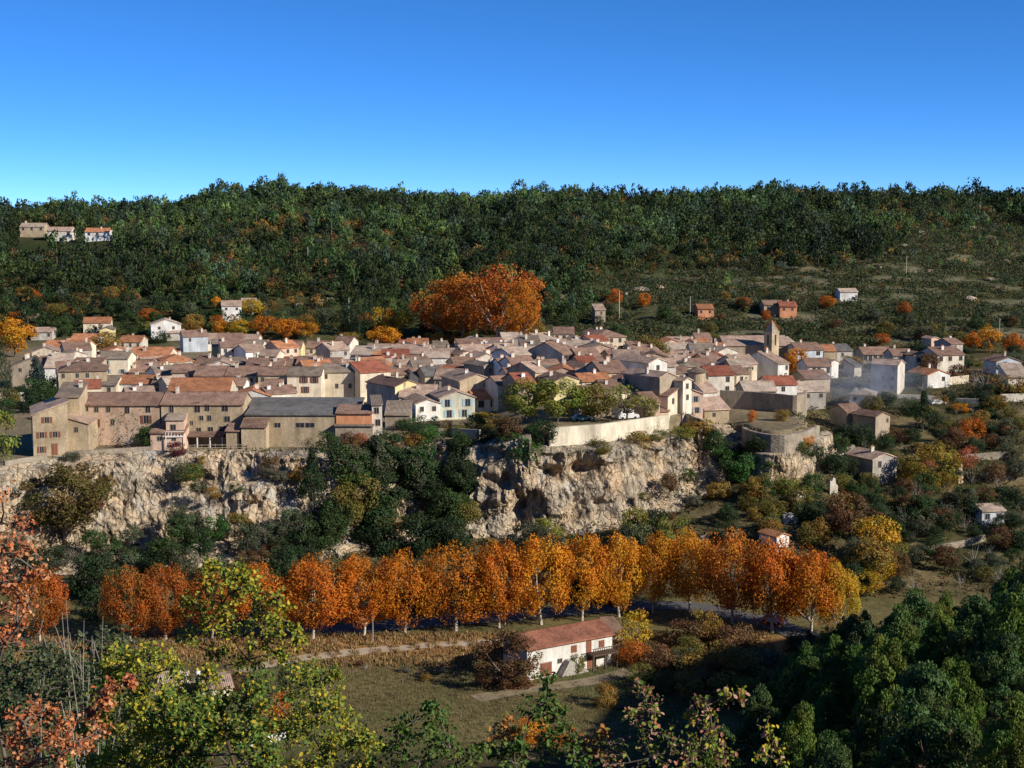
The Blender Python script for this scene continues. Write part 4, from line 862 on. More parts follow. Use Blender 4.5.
def car(loc, rz, col, label, van=False):
    cm = plain('car_paint', col, .3, .05, 3, .1, .5)
    root = bpy.data.objects.new('parked_van' if van else 'parked_car', None); COL.objects.link(root); root.location = loc; root.rotation_euler = (0, 0, R(rz)); tag(root, label, 'van' if van else 'car', 'cars in the village')
    L, B, hb, ht = (2.4, .95, 1.1, 2.1) if van else (2.05, .85, .85, 1.42)
    def shell(prof, b0, b1):
        m = MB(); n = len(prof); a = [(x_, -b0 if z_ < hb + .05 else -b1, z_) for x_, z_ in prof]; c_ = [(x_, -y_, z_) for x_, y_, z_ in a]
        m.face(a); m.face(c_[::-1]); [m.face([a[i], c_[i], c_[(i + 1) % n], a[(i + 1) % n]]) for i in range(n)]; return m
    low = [(-L, .3), (L, .3), (L + .03, .62), (L - .15, hb - .1), (L * .5, hb), (-L * .85, hb + .02), (-L, hb - .08)]
    link('body', shell(low, B, B).mesh('body', [cm]), root)
    cab = [(L * .5, hb), (L * .2 if not van else L * .45, ht - .06), (L * .05, ht), (-L * .6, ht), (-L * (.9 if van else .82), hb + .02)]
    link('cabin', shell(cab, B - .02, B - .14).mesh('cabin', [cm]), root)
    m = MB()
    for s in (-1, 1): m.face([(L * .36, s * (B - .045), hb + .1), (L * .14, s * (B - .12), ht - .12), (-L * .55, s * (B - .12), ht - .12), (-L * .68, s * (B - .045), hb + .1)])
    m.face([(L * .47, -B + .15, hb + .08), (L * .47, B - .15, hb + .08), (L * .235, B - .22, ht - .12), (L * .235, -B + .22, ht - .12)]); m.v = [(p[0] + (.03 if i >= 8 else 0), p[1] * 1.01, p[2] + (.01 if i >= 8 else 0)) for i, p in enumerate(m.v)]
    link('window', m.mesh('window', [GLASS]), root)
    for sx in (-.62, .6):
        for s in (-1, 1):
            m = MB(); m.cyl(0, 0, -.1, .1, .31, .31, 14); o = link('wheel', m.mesh('wheel', [TYRE]), root, (L * sx, s * (B - .08), .31)); o.rotation_euler = (math.pi / 2, 0, 0)
for px, py, rz_, c_, lb, v_ in ((509 - 25, 413, 15, (.05, .055, .065), 'dark car parked in shade beside the orange bush', False), (526, 413, 10, (.6, .6, .6), 'white car under the pale terrace tree', False), (582, 421, 12, (.12, .28, .33), 'teal car parked behind the retaining wall', False),
                             (627, 419, 22, (.7, .7, .68), 'white van parked at the foot of the bare terrace tree', True), (642, 414, 25, (.5, .5, .5), 'silver car behind the white van on the terrace', False)):
    q = G(px, py, False, 272); q.z = float(T(q.x, q.y)); car(q, rz_, c_, lb, v_)
a_ = zpt(774, 622, 2.3); car((a_[0], a_[1], float(T(*a_)) + .11), -38, (.75, .75, .75), 'white car driving on the road under the orange plane trees')
a_ = zpt(715, 606, 2.3); 
for px, py, c_, lb in ((938, 405, (.7, .7, .7), 'white car parked by the long pale garden wall'), (885, 552, (.6, .62, .64), 'pale car standing beside the rubble heap'),): q = G(px, py); car(q, 10, c_, lb)
# ------------------------------------------------------------------ plants: prototypes of unit height and unit width
def leaves(cent, outw, size, rng, spread=.55, asp=.75, var=.16, hue=.09):
    """one quad per centre, facing roughly outwards"""
    n = len(cent); nrm = outw + spread * rng.normal(size=(n, 3)); nrm /= np.linalg.norm(nrm, axis=1, keepdims=True) + 1e-9
    a = np.cross(nrm, rng.normal(size=(n, 3))); a /= np.linalg.norm(a, axis=1, keepdims=True) + 1e-9; b = np.cross(nrm, a)
    s = (size * rng.uniform(.6, 1.35, n))[:, None]; a = a * s; b = b * s * asp
    k = rng.uniform(.25, .6, (n, 1))
    V = np.stack([cent - a, cent - b * .8 + a * (k - .4), cent + a, cent + b * .8 + a * (k - .4)], 1).reshape(-1, 3)
    Fc = np.arange(n * 4).reshape(n, 4)
    v = 1 + var * rng.uniform(-1, 1, (n, 1)); h = hue * rng.normal(size=(n, 1))
    c = np.clip(v * np.concatenate([1 + h * .5, 1 - h * .7, 1 - h * .3], 1), .25, 2)
    return V, Fc, c
def clumps(shape, nc, rng, rc):
    out = []
    while len(out) < nc:
        p = rng.uniform(-1, 1, 3); r = np.linalg.norm(p)
        if r > 1 or r < .25: continue
        p = p / r * r ** .5; out.append(shape(p, rng))
    return np.array(out)
def crown(kind, rng, n, size, nc=40, rc=.16, spread=.55):
    sh = {
        'plane': lambda p, g: np.array([p[0] * .47 * (1 - .22 * max(p[2], 0)), p[1] * .47 * (1 - .22 * max(p[2], 0)), .585 + .37 * p[2]]),
        'round': lambda p, g: np.array([p[0] * .46, p[1] * .46, .56 + .36 * p[2]]),
        'bush': lambda p, g: np.array([p[0] * .46, p[1] * .46, .40 + .46 * p[2]]),
        'tall': lambda p, g: np.array([p[0] * .38 * (1 - .5 * max(p[2], 0)), p[1] * .38 * (1 - .5 * max(p[2], 0)), .52 + .42 * p[2]]),
        'cedar': lambda p, g: (lambda z: np.array([p[0] * .46 * (1.04 - z), p[1] * .46 * (1.04 - z), .08 + .9 * z]))(abs(p[2]) ** .8 * .98),
        'cypress': lambda p, g: (lambda z: np.array([p[0] * .40 * math.sin(math.pi * min(1, .18 + z * .82)) ** .7, p[1] * .40 * math.sin(math.pi * min(1, .18 + z * .82)) ** .7, .03 + .94 * z]))((p[2] + 1) / 2),
        'pine': lambda p, g: (lambda z: np.array([p[0] * .5 * (1.06 - z) ** .55, p[1] * .5 * (1.06 - z) ** .55, .10 + .86 * z]))(((p[2] + 1) / 2) ** .9),
        'hpine': lambda p, g: np.array([p[0] * .40, p[1] * .40, .60 + .34 * p[2]]),
    }[kind]
    C = clumps(sh, nc, rng, rc)
    if kind in ('plane', 'round'): C[:, :2] += rng.normal(0, .10, (1, 2)) * (C[:, 2:] - .4); C[:, :2] *= rng.uniform(.9, 1.1, (1, 2))
    k = rng.integers(0, nc, n); d = rng.normal(size=(n, 3)); d /= np.linalg.norm(d, axis=1, keepdims=True)
    rr = rc * rng.uniform(.7, 1.25, nc)[k] * rng.uniform(.55, 1.05, n) ** .5
    asp = np.array([1, 1, {'pine': .6, 'hpine': .75, 'cypress': 1.6, 'plane': 1.25}.get(kind, .85)])
    pos = C[k] + d * rr[:, None] * asp
    mid = np.array([0, 0, .55]); o = pos - mid; o /= np.linalg.norm(o, axis=1, keepdims=True) + 1e-9
    tint = rng.uniform(.8, 1.2, nc)[k][:, None]; hshift = rng.normal(0, .08, nc)[k][:, None]
    V, Fc, c = leaves(pos, .7 * d + .45 * o, size, rng, spread)
    c = c * tint * np.concatenate([1 + hshift, 1 - hshift * .6, 1 - hshift * .4], 1)
    return V, Fc, c, C
def trunk(C, rng, r0=.022, base=.0, fork=.3, lean=.02, nb=7, n=6):
    top = np.array([rng.normal() * lean, rng.normal() * lean, max(fork, .12)])
    parts = [tube([(0, 0, -.08), (0, 0, 0.01), top * .5 + rng.normal(size=3) * .004, top], [r0 * 1.35, r0 * 1.15, r0 * .95, r0 * .8], 8)]
    for i in rng.permutation(len(C))[:nb]:
        e = C[i]; s = top * rng.uniform(.75, 1.0); m_ = (s + e) / 2 + np.array([0, 0, -.02]) + rng.normal(size=3) * .015
        parts.append(tube([s, m_, e], [r0 * .6, r0 * .38, r0 * .12], n))
    return cat(parts)
PROTO = {}
def proto(kind, ckind, n, size, nc, rc, var=3, r0=.022, fork=.3, nb=7, bark=None, seed=0, spread=.55):
    out = []
    for i in range(var):
        g = np.random.default_rng(100 * len(PROTO) + i + seed)
        V, Fc, c, C = crown(ckind, g, n, size, nc, rc, spread)
        tv, tf = trunk(C, g, r0, 0, fork, .02, nb)
        out.append((mesh_np('crown', V, Fc, [LEAF], None, c), mesh_np('trunk', tv, tf, [bark or BARK], smooth=True), (V, Fc, c)))
    PROTO[kind] = out
proto('plane', 'plane', 12500, .0140, 74, .115, 7, .022, .2, 6, PALEBARK)
proto('bigplane', 'round', 7500, .015, 90, .10, 2, .02, .2, 8, PALEBARK)
proto('round', 'round', 4200, .0235, 44, .15, 4, .025, .25, 9)
proto('bush', 'bush', 3200, .027, 32, .18, 5, .03, .12, 6)
proto('bigbush', 'bush', 10000, .0165, 64, .115, 2, .03, .12, 8)
proto('loose', 'round', 900, .024, 22, .15, 3, .022, .25, 14)
proto('bare', 'bush', 260, .022, 22, .2, 3, .012, .10, 22, GREYTWIG)
proto('tall', 'tall', 1300, .028, 30, .14, 3, .02, .15, 8)
proto('cypress', 'cypress', 900, .034, 26, .17, 2, .03, .1, 3)
proto('cedar', 'cedar', 1900, .028, 44, .12, 2, .025, .12, 8)
proto('pine', 'pine', 15000, .0125, 72, .085, 6, .017, .45, 7, DARKWOOD, spread=.9)
def hill_mesh(ckind, n, size, nc, rc, seed, fork):
    g = np.random.default_rng(seed); V, Fc, c, C = crown(ckind, g, n, size, nc, rc)
    tv, tf = tube([(0, 0, -.1), (0, 0, fork), (0.01, 0, .7)], [.022, .018, .012], 4)
    return V, Fc, c, tv, tf
HILL = [hill_mesh('hpine', 300, .052, 16, .15, 900 + i, .45) for i in range(5)] + [hill_mesh('round', 300, .052, 18, .16, 950 + i, .3) for i in range(4)]
HILLME = []
for V_, F_, c_, tv_, tf_ in HILL:
    HILLME.append(mesh_np('tree', np.concatenate([V_, tv_]), np.concatenate([F_, tf_ + len(V_)]), [LEAF, BARK], np.concatenate([np.zeros(len(F_)), np.ones(len(tf_))]), np.concatenate([c_, np.ones((len(tf_), 3))])))
GC = dict(orange=(.52, .175, .012), rust=(.40, .115, .016), redor=(.47, .15, .014), amber=(.54, .232, .015), yellow=(.48, .30, .022), olive=(.16, .14, .03), darkolive=(.11, .095, .025), gold=(.30, .21, .03), ochre=(.27, .17, .035), brown=(.15, .08, .035), green=(.045, .085, .022),
          dark=(.03, .055, .02), pinegreen=(.036, .072, .022), bluegreen=(.045, .075, .062), lime=(.20, .21, .035), bright=(.05, .13, .025), plum=(.13, .03, .04), grey=(.14, .13, .09), greygreen=(.085, .10, .055), copper=(.42, .13, .06))
CN = dict(orange='orange', rust='rust-brown', redor='red-orange', amber='amber', yellow='yellow', olive='olive', ochre='ochre', brown='brown', green='green', dark='dark green', pinegreen='deep green', bluegreen='blue-green', lime='yellow-green', bright='bright green', plum='plum-red', grey='grey-brown', greygreen='grey-green', copper='copper')
NAMES = dict(plane='plane_tree', bigplane='plane_tree', round='tree', bush='bush', bigbush='bush', loose='tree', bare='bare_shrub', tall='tree', cypress='cypress', cedar='cedar', pine='pine_tree')
CATS = dict(plane_tree='plane tree', tree='tree', bush='bush', bare_shrub='bare shrub', cypress='cypress', cedar='conifer', pine_tree='pine tree')
PEND = []
def plant(kind, loc, h, w, col, label=None, group=None, auto=None, name=None, v=None, jit=.12):
    pr = PROTO[kind]; cm, tm, _ = pr[rnd.randrange(len(pr)) if v is None else v % len(pr)]
    nm = name or NAMES[kind]
    root = bpy.data.objects.new(nm, None); COL.objects.link(root); root.location = loc; root.scale = (w, w * rnd.uniform(.92, 1.05), h); root.rotation_euler = (0, 0, rnd.uniform(0, 6.28)); root.empty_display_size = .3
    tag(root, label, CATS.get(nm, nm.replace('_', ' ')), group)
    c = link('crown', cm, root); link('trunk', tm, root)
    base = GC[col] if isinstance(col, str) else col
    k = 1 + rnd.uniform(-jit, jit); c.color = (base[0] * k * (1 + rnd.uniform(-.05, .05)), base[1] * k, base[2] * k, 1)
    if auto: PEND.append((root, auto, col if isinstance(col, str) else 'green', proj(*loc)))
    return root
def plant_px(kind, px, base, hpx, wpx, col, label, group=None, Y=None, face=True, **kw):
    if Y: q = P(px, base, Y); q.z = float(T(q.x, Y, face))
    else: q = G(px, base, face)
    m = q.y / F
    top = P(px, base - hpx, q.y).z
    return plant(kind, (q.x, q.y, q.z - .05), max(.5, top - q.z), wpx * m * 1.08, col, label, group, **kw)

# the plane tree row along the road
ROWP = [(40, 642, 72, 46, 'rust', 'westernmost rust-brown roadside plane tree, behind the copper leaves'), (131, 643, 76, 46, 'rust', 'rust-brown roadside plane tree just left of its twin, pale branches showing below'), (166, 641, 74, 50, 'rust', 'wide rust-brown roadside plane tree behind the yellow-green oak, western twin'),
        (212, 640, 68, 44, 'rust', 'rust plane tree almost hidden by the yellow-green oak'), (263, 641, 74, 54, 'redor', 'red-orange plane tree immediately east of the yellow-green oak'), (313, 641, 81, 58, 'redor', 'round red-orange plane tree with thick white trunk above the meadow cypress'),
        (364, 637, 78, 50, 'orange', 'orange plane tree with slim white trunk next to a grey lamp post'), (405, 634, 80, 52, 'orange', 'orange plane tree between lamp post and the wide mottled plane tree'), (456, 631, 86, 64, 'orange', 'wide mottled orange plane tree above the track end'),
        (499, 628, 84, 50, 'orange', 'tall orange plane tree just west of the farmhouse roof'), (541, 625, 87, 58, 'amber', 'broad amber plane tree behind the west end of the farmhouse roof'), (582, 621, 83, 48, 'amber', 'amber plane tree behind the middle of the farmhouse roof'),
        (619, 617, 80, 46, 'amber', 'amber plane tree behind the east end of the farmhouse roof'), (653, 613, 76, 40, 'amber', 'slender amber plane tree behind the yellow valley tree'), (690, 611, 79, 50, 'amber', 'last amber plane tree before the road bend'),
        (733, 624, 94, 56, 'redor', 'tall red-orange plane tree at the road bend with shaded lower crown'), (772, 633, 92, 54, 'redor', 'red-orange plane tree beside the white car on the road'), (811, 635, 84, 58, 'orange', 'large orange plane tree east of the white car'), (838, 637, 72, 34, 'yellow', 'yellow plane tree closing the row beside the pine wood')]
for i, (px, b_, h_, w_, c_, lb) in enumerate(ROWP): plant_px('plane', px, b_, h_, w_ * 1.2, c_, lb, 'plane trees along the road', v=i, name='plane_tree')
# great plane trees behind the village
for a_ in ((440, 342, 64, 56, 'rust', 'rust-brown western tree of the great plane group behind the roofs'), (497, 347, 84, 84, 'rust', 'huge red-orange plane tree towering behind the roofs'), (523, 345, 68, 36, 'orange', 'orange-yellow eastern edge tree of the great plane group'), (464, 344, 74, 56, 'redor', 'red plane tree in the middle of the great plane group')):
    plant_px('bigplane', *a_, 'great plane trees behind the village')
SINGLE = [
 ('round', 15, 357, 40, 42, 'amber', 'big amber-yellow plane tree at the western end of the village'), ('round', 106, 354, 23, 32, 'ochre', 'olive-gold plane tree between the red roofs of the west side'), ('round', 63, 337, 20, 20, 'green', 'round green tree near the salmon roofed cream villa'),
 ('cedar', 77, 324, 14, 10, 'bluegreen', 'small blue conifer on the slope west of the salmon roofed cream villa'), ('cedar', 37, 394, 38, 30, 'bluegreen', 'large blue cedar west of the hipped brown roof'), ('cypress', 4, 394, 54, 11, 'dark', 'tall dark cypress west of the blue cedar'), ('cypress', 11, 396, 34, 8, 'dark', 'short dark cypress touching the tall one'),
 ('bush', 60, 394, 22, 20, 'green', 'green shrub between blue cedar and hipped brown roof'), ('bush', 22, 398, 14, 22, 'dark', 'dark shrub below the cypresses'), ('bush', 80, 398, 12, 20, 'dark', 'dark shrub in the shaded yard below the hipped brown roof'),
 ('round', 222, 336, 16, 18, 'amber', 'amber tree at the west end of the orange hedge row'), ('round', 240, 337, 18, 24, 'yellow', 'yellow tree of the orange hedge row below the white villa'), ('round', 264, 337, 22, 26, 'redor', 'red-orange tree in the middle of the orange hedge row'), ('round', 288, 339, 21, 30, 'orange', 'orange tree of the hedge row west of the village cypress'), ('round', 307, 339, 18, 22, 'amber', 'amber tree at the east end of the orange hedge row'),
 ('round', 194, 333, 20, 24, 'ochre', 'ochre tree between beige villa and orange hedge row'), ('round', 251, 316, 18, 30, 'yellow', 'yellow tree beside the white two-storey hillside villa'), ('round', 216, 309, 13, 10, 'amber', 'small amber tree west of the white two-storey hillside villa'),
 ('bush', 142, 329, 10, 16, 'lime', 'yellow-green bush west of the beige gabled villa'), ('bush', 156, 342, 14, 26, 'dark', 'dark evergreen bush under the beige gabled villa'), ('bush', 134, 336, 10, 14, 'green', 'green bush above the wide bright orange roof'),
 ('bush', 346, 347, 17, 32, 'ochre', 'ochre-yellow flat crowned tree behind the grey gabled house'), ('round', 384, 348, 22, 34, 'amber', 'round amber tree in front of the dark cypress group'), ('tall', 379, 335, 30, 18, 'yellow', 'yellow poplar beside the dark cypress group'), ('tall', 391, 335, 29, 17, 'amber', 'amber poplar in the middle of the yellow poplars'), ('tall', 403, 336, 32, 18, 'yellow', 'yellow poplar closest to the great plane trees'),
 ('bush', 434, 346, 15, 28, 'ochre', 'flat olive-yellow tree in front of the great plane group'), ('bush', 461, 346, 14, 32, 'ochre', 'broad yellow-olive tree under the huge red-orange plane'), ('cypress', 302, 356, 25, 10, 'dark', 'single dark cypress among the roofs of the west side'), ('cypress', 502, 347, 20, 9, 'dark', 'dark cypress against the huge red-orange plane tree'),
 ('cypress', 566, 338, 29, 9, 'dark', 'western cypress of the pair behind the roofs'), ('cypress', 573, 338, 26, 9, 'dark', 'eastern cypress of the pair behind the roofs'),
 ('bush', 628, 366, 20, 26, 'dark', 'dark green tree joined to the big olive-green one'), ('round', 738, 358, 15, 26, 'amber', 'amber village tree west of the church tower'), ('round', 722, 356, 14, 16, 'green', 'green tree beside the amber village tree'), ('round', 796, 376, 29, 26, 'amber', 'bright amber tree beside the bright end wall house'), ('bush', 777, 353, 10, 20, 'amber', 'amber tree behind the roofs below the church tower'), ('bush', 850, 368, 14, 24, 'ochre', 'ochre bush in the bonfire smoke'), ('bush', 876, 372, 16, 22, 'green', 'green bush behind the bonfire smoke'),
 ('round', 526, 422, 43, 48, 'lime', 'pale yellow-green loose tree on the car terrace, western end'), ('round', 558, 422, 45, 56, 'lime', 'yellow-green full crowned tree on the car terrace'), ('round', 594, 421, 38, 46, 'olive', 'olive loose crowned tree behind the teal car'), ('loose', 627, 422, 42, 48, 'lime', 'bare-branched terrace tree with few yellow leaves beside the white van'), ('bush', 651, 418, 24, 16, 'lime', 'yellow-green bush beside the small pinkish house'),
 ('bush', 486, 428, 18, 34, 'yellow', 'bright orange-yellow bush at the cliff edge'), ('bush', 447, 431, 14, 12, 'orange', 'small orange bush below the grey-green gabled house'), ('bush', 430, 430, 18, 22, 'dark', 'dark round bush under the white gabled house'), ('bush', 408, 430, 14, 22, 'green', 'green bush beside the low dark-roofed shed'), ('bush', 418, 421, 16, 10, 'lime', 'small yellow bush against the white gabled house'),
 ('bush', 347, 395, 20, 20, 'ochre', 'gold bush in the yard at the end of the cream terrace'), ('bush', 324, 396, 14, 7, 'plum', 'plum-red shrub between the gabled sheds'), ('bush', 310, 398, 6, 12, 'amber', 'low amber plant under the small dark gabled shed'),
 ('tall', 4, 463, 56, 40, 'lime', 'feathery yellow-green tree at the western cliff edge'), ('bare', 127, 449, 42, 46, 'greygreen', 'half bare bush with grey twigs in front of the rose plastered building'), ('bush', 146, 449, 26, 18, 'green', 'green shrub against the pink annex on the cliff'), ('bush', 176, 456, 16, 20, 'plum', 'plum-red shrub at the cliff edge below the white balcony'),
 ('bush', 70, 462, 12, 18, 'greygreen', 'grey-green bush at the foot of the brown shuttered house'), ('bare', 305, 462, 26, 34, 'grey', 'bare grey brush in front of the warehouse wall'), ('bare', 285, 458, 16, 30, 'grey', 'low bare scrub at the western end of the warehouse wall'), ('bush', 311, 446, 14, 14, 'dark', 'dark bush against the warehouse wall'), ('bush', 327, 452, 24, 20, 'green', 'green bush at the corner of warehouse and salmon building'), ('bush', 349, 450, 22, 22, 'brown', 'rusty bush under the salmon building'), ('bush', 360, 448, 18, 16, 'copper', 'copper-leaved shrub under the salmon building, eastern one'),
 ('bush', 906, 487, 17, 18, 'yellow', 'small yellow bush between grey gabled house and round yellow-olive tree'), ('bush', 969, 439, 24, 26, 'redor', 'vivid red-orange small tree in the eastern gardens'), ('cedar', 923, 432, 42, 26, 'dark', 'dark conifer below the long pale garden wall'),
 ('round', 972, 351, 20, 20, 'orange', 'westernmost of the three orange plane trees on the east side'), ('tall', 990, 353, 34, 24, 'amber', 'tall middle one of the three orange plane trees on the east side'), ('round', 1013, 353, 21, 22, 'redor', 'easternmost red-orange one of the three plane trees on the east side'), ('cypress', 942, 346, 27, 7, 'dark', 'slim garden cypress beside the pinkish ruin'),
 ('round', 846, 538, 48, 46, 'brown', 'round rusty-brown tree on the slope above the plane row'), ('bush', 700, 434, 16, 30, 'ochre', 'golden bush along the cliff edge under the tall pink house'), ('bush', 683, 438, 14, 26, 'lime', 'yellow-green bush along the cliff edge east of the retaining wall'), ('bush', 806, 447, 14, 16, 'amber', 'amber shrub on the end of the bastion wall'), ('bush', 752, 422, 14, 10, 'redor', 'little red shrub in front of the dark rampart'), ('bush', 782, 421, 14, 16, 'ochre', 'ochre shrub in front of the dark rampart'),
 ('bare', 985, 395, 34, 44, 'brown', 'bare purplish-brown thicket in the eastern gardens'), ('bush', 1010, 397, 26, 36, 'ochre', 'ochre tree at the eastern margin of the gardens'), ('round', 957, 383, 20, 18, 'brown', 'brown round tree beside the white gabled villa'), ('bush', 961, 412, 10, 18, 'amber', 'low amber hedge bush by the long pale garden wall'), ('bush', 927, 417, 12, 16, 'lime', 'yellow-green bush by the dark conifer'),
 ('bigbush', 66, 521, 66, 84, 'darkolive', 'large olive-brown bush overhanging the western cliff'), ('bush', 96, 512, 30, 16, 'plum', 'plum-red shrub beside the large olive-brown cliff bush'),
 ('bush', 524, 462, 36, 40, 'bright', 'bright green ivy bush hanging at the west end of the retaining wall'), ('bush', 505, 450, 20, 24, 'green', 'green bush just west of the ivy bush'),
 ('bigbush', 507, 685, 60, 66, 'brown', 'large dark brown bush at the west end of the farmhouse'), ('tall', 634, 652, 46, 40, 'yellow', 'bright yellow tree east of the farmhouse'), ('bush', 633, 664, 26, 34, 'rust', 'rusty bush under the bright yellow tree'), ('bush', 578, 673, 22, 14, 'lime', 'yellow-green shrub in front of the farmhouse stair'),
 ('bigbush', 722, 700, 60, 92, 'ochre', 'wide ochre bush in the shaded meadow'), ('bush', 682, 668, 24, 28, 'greygreen', 'pale grey-green bush east of the farmhouse yard'), ('bush', 690, 656, 24, 26, 'olive', 'olive bush beside the pale grey-green one'), ('bush', 604, 706, 26, 26, 'ochre', 'low ochre scrub in front of the farm yard'), ('bush', 660, 690, 18, 40, 'olive', 'olive scrub east of the farm yard'),
 ('cypress', 287, 698, 42, 24, 'dark', 'meadow cypress with narrow tip beside the dirt track'), ('bush', 264, 727, 42, 56, 'rust', 'red-brown bush beside the meadow cypress'), ('bush', 238, 690, 22, 24, 'brown', 'brown bush behind the red-brown one'), ('bush', 530, 742, 26, 34, 'amber', 'orange bush at the lower edge of the meadow'), ('bush', 560, 745, 22, 30, 'orange', 'orange bush beside the sapling in front of the meadow'),
]
plant_px('bigbush', 930, 486, 48, 54, 'gold', 'round yellow-olive tree in the eastern gardens', None, name='tree')
plant_px('bigbush', 642, 366, 35, 52, 'olive', 'big olive-green round tree in the village centre', None, Y=392, name='tree')
for k_, px, b_, h_, w_, c_, lb in SINGLE: plant_px(k_, px, b_, h_, w_, c_, lb, None)
for i, (px, b_, h_) in enumerate(((352, 338, 40), (359, 339, 48), (366, 338, 42), (372, 337, 44), (345, 336, 34))): plant_px('cypress', px, b_, h_, 10, 'dark', None, 'dark cypresses behind the roofs', auto='cypress in the dark group')
# ------------------------------------------------------------------ bushes and trees on cliff, gardens and slopes
def scat(lst, group, word, face=True):
    for k_, px, b_, h_, w_, c_ in lst: plant_px(k_, px, b_, h_, w_, c_, None, group, face=face, auto=word or 'S')
CL = []
gr = random.Random(5)
def area(n, x0, x1, top, bot, cols, sz, kinds=('bush',), hr=(.75, 1.15)):
    for i in range(n):
        px = gr.uniform(x0, x1); f_ = (px - x0) / (x1 - x0); t_, b2 = top[0] + (top[1] - top[0]) * f_, bot[0] + (bot[1] - bot[0]) * f_
        w_ = gr.uniform(*sz); CL.append((gr.choice(kinds), px, gr.uniform(t_, b2), w_ * gr.uniform(*hr), w_, gr.choice(cols)))
DG = ['dark', 'green', 'dark', 'pinegreen', 'olive', 'green', 'bright', 'greygreen']; MX = ['green', 'olive', 'dark', 'greygreen', 'ochre', 'brown', 'grey']
area(40, 336, 468, (462, 465), (562, 558), DG, (20, 46), ('bush', 'round', 'bush'), (.8, 1.3)); area(9, 352, 462, (445, 447), (470, 470), MX, (14, 26))
area(9, 166, 206, (478, 478), (545, 545), DG + ['greygreen', 'bright'], (16, 30)); area(8, 230, 300, (470, 470), (540, 545), MX, (12, 24)); area(6, 120, 180, (530, 530), (580, 575), ['green', 'dark', 'greygreen'], (18, 34)); area(10, 200, 330, (535, 530), (600, 592), DG, (18, 34), ('bush', 'tall', 'cypress', 'bush'), (.9, 1.6))
area(6, 300, 345, (500, 490), (560, 555), ['dark', 'pinegreen'], (20, 34), ('cedar', 'tall'), (1.3, 2.0)); area(7, 60, 140, (560, 560), (600, 600), MX, (14, 28)); area(16, 0, 340, (548, 545), (578, 572), ['dark', 'greygreen', 'green', 'brown'], (18, 34)); area(8, 20, 330, (465, 462), (520, 510), MX, (8, 18))
area(12, 480, 680, (540, 535), (575, 560), ['brown', 'olive', 'lime', 'greygreen', 'dark', 'ochre'], (22, 40), ('bush', 'round')); area(11, 560, 668, (452, 438), (460, 448), ['ochre', 'olive', 'lime', 'greygreen'], (12, 26), ('bare', 'bush', 'bush'), (.5, .8)); area(6, 640, 700, (470, 460), (530, 510), MX, (10, 20)); area(5, 500, 640, (560, 552), (600, 590), DG, (28, 44))
area(20, 715, 775, (450, 450), (545, 540), ['green', 'greygreen', 'olive', 'dark', 'ochre', 'bright', 'greygreen'], (16, 32), ('bush', 'round')); area(14, 765, 835, (490, 490), (550, 545), ['lime', 'greygreen', 'olive', 'green', 'ochre', 'dark'], (14, 30)); area(14, 815, 865, (435, 440), (520, 520), ['dark', 'green', 'greygreen', 'ochre', 'dark'], (14, 28))
area(26, 860, 1020, (495, 470), (545, 530), ['dark', 'greygreen', 'olive', 'brown', 'dark', 'green'], (14, 30), ('bush', 'round', 'bare')); area(22, 880, 1020, (420, 405), (480, 470), ['dark', 'greygreen', 'ochre', 'brown', 'dark', 'olive', 'copper'], (12, 26), ('bush', 'round', 'bush')); area(14, 870, 1022, (375, 360), (410, 400), ['greygreen', 'olive', 'dark', 'ochre', 'brown'], (12, 22), ('bush', 'round', 'bare'))
area(16, 640, 850, (620, 655), (690, 720), ['ochre', 'olive', 'brown', 'dark', 'greygreen'], (24, 48)); area(6, 560, 640, (590, 590), (606, 604), ['dark', 'green'], (24, 34)); area(16, 90, 480, (592, 584), (622, 612), ['dark', 'green', 'dark', 'brown'], (22, 44), ('bush', 'round'))
area(10, 330, 640, (655, 690), (668, 712), ['ochre', 'brown', 'grey'], (8, 18), ('bush', 'bare'), (.4, .7)); area(7, 850, 900, (560, 560), (600, 600), ['yellow', 'ochre', 'olive'], (26, 44), ('bush', 'round')); area(12, 540, 1000, (326, 330), (345, 350), ['green', 'olive', 'brown', 'rust', 'ochre'], (12, 20), ('round',))
area(22, 560, 1020, (300, 300), (325, 335), ['rust', 'brown', 'ochre', 'green', 'redor', 'dark', 'greygreen'], (9, 18), ('round',)); area(8, 0, 220, (318, 312), (338, 326), ['green', 'olive', 'ochre', 'dark', 'rust'], (12, 20), ('round',))
area(8, 300, 720, (352, 352), (395, 392), ['dark', 'olive', 'green'], (6, 12))
area(48, 850, 1022, (500, 470), (552, 535), ['dark', 'greygreen', 'olive', 'brown', 'dark', 'green', 'dark'], (12, 26), ('bush', 'round', 'round', 'bare'))
area(36, 862, 1022, (410, 395), (470, 465), ['dark', 'greygreen', 'ochre', 'brown', 'dark', 'olive', 'dark', 'green'], (10, 22), ('bush', 'round', 'round', 'bare'))
area(16, 836, 880, (430, 440), (540, 540), ['dark', 'green', 'greygreen', 'olive'], (14, 26))
area(10, 0, 60, (400, 400), (420, 440), ['dark', 'green', 'olive'], (16, 30))
area(24, 900, 1022, (335, 335), (368, 372), ['dark', 'olive', 'greygreen', 'brown'], (10, 18))
area(30, 0, 540, (300, 318), (330, 342), ['green', 'olive', 'dark', 'dark', 'ochre', 'rust', 'greygreen'], (11, 20), ('round',))
area(26, 845, 1022, (566, 548), (606, 585), ['dark', 'green', 'greygreen', 'olive', 'brown', 'dark'], (16, 32), ('round', 'round', 'bare'))
area(15, 398, 546, (432, 436), (446, 446), ['dark', 'green', 'brown', 'olive', 'dark', 'bright'], (14, 28))
area(6, 745, 815, (450, 450), (462, 462), ['green', 'olive', 'dark', 'greygreen'], (14, 24))
scat(CL, 'shrubs and small trees on cliff, gardens and slopes', None)
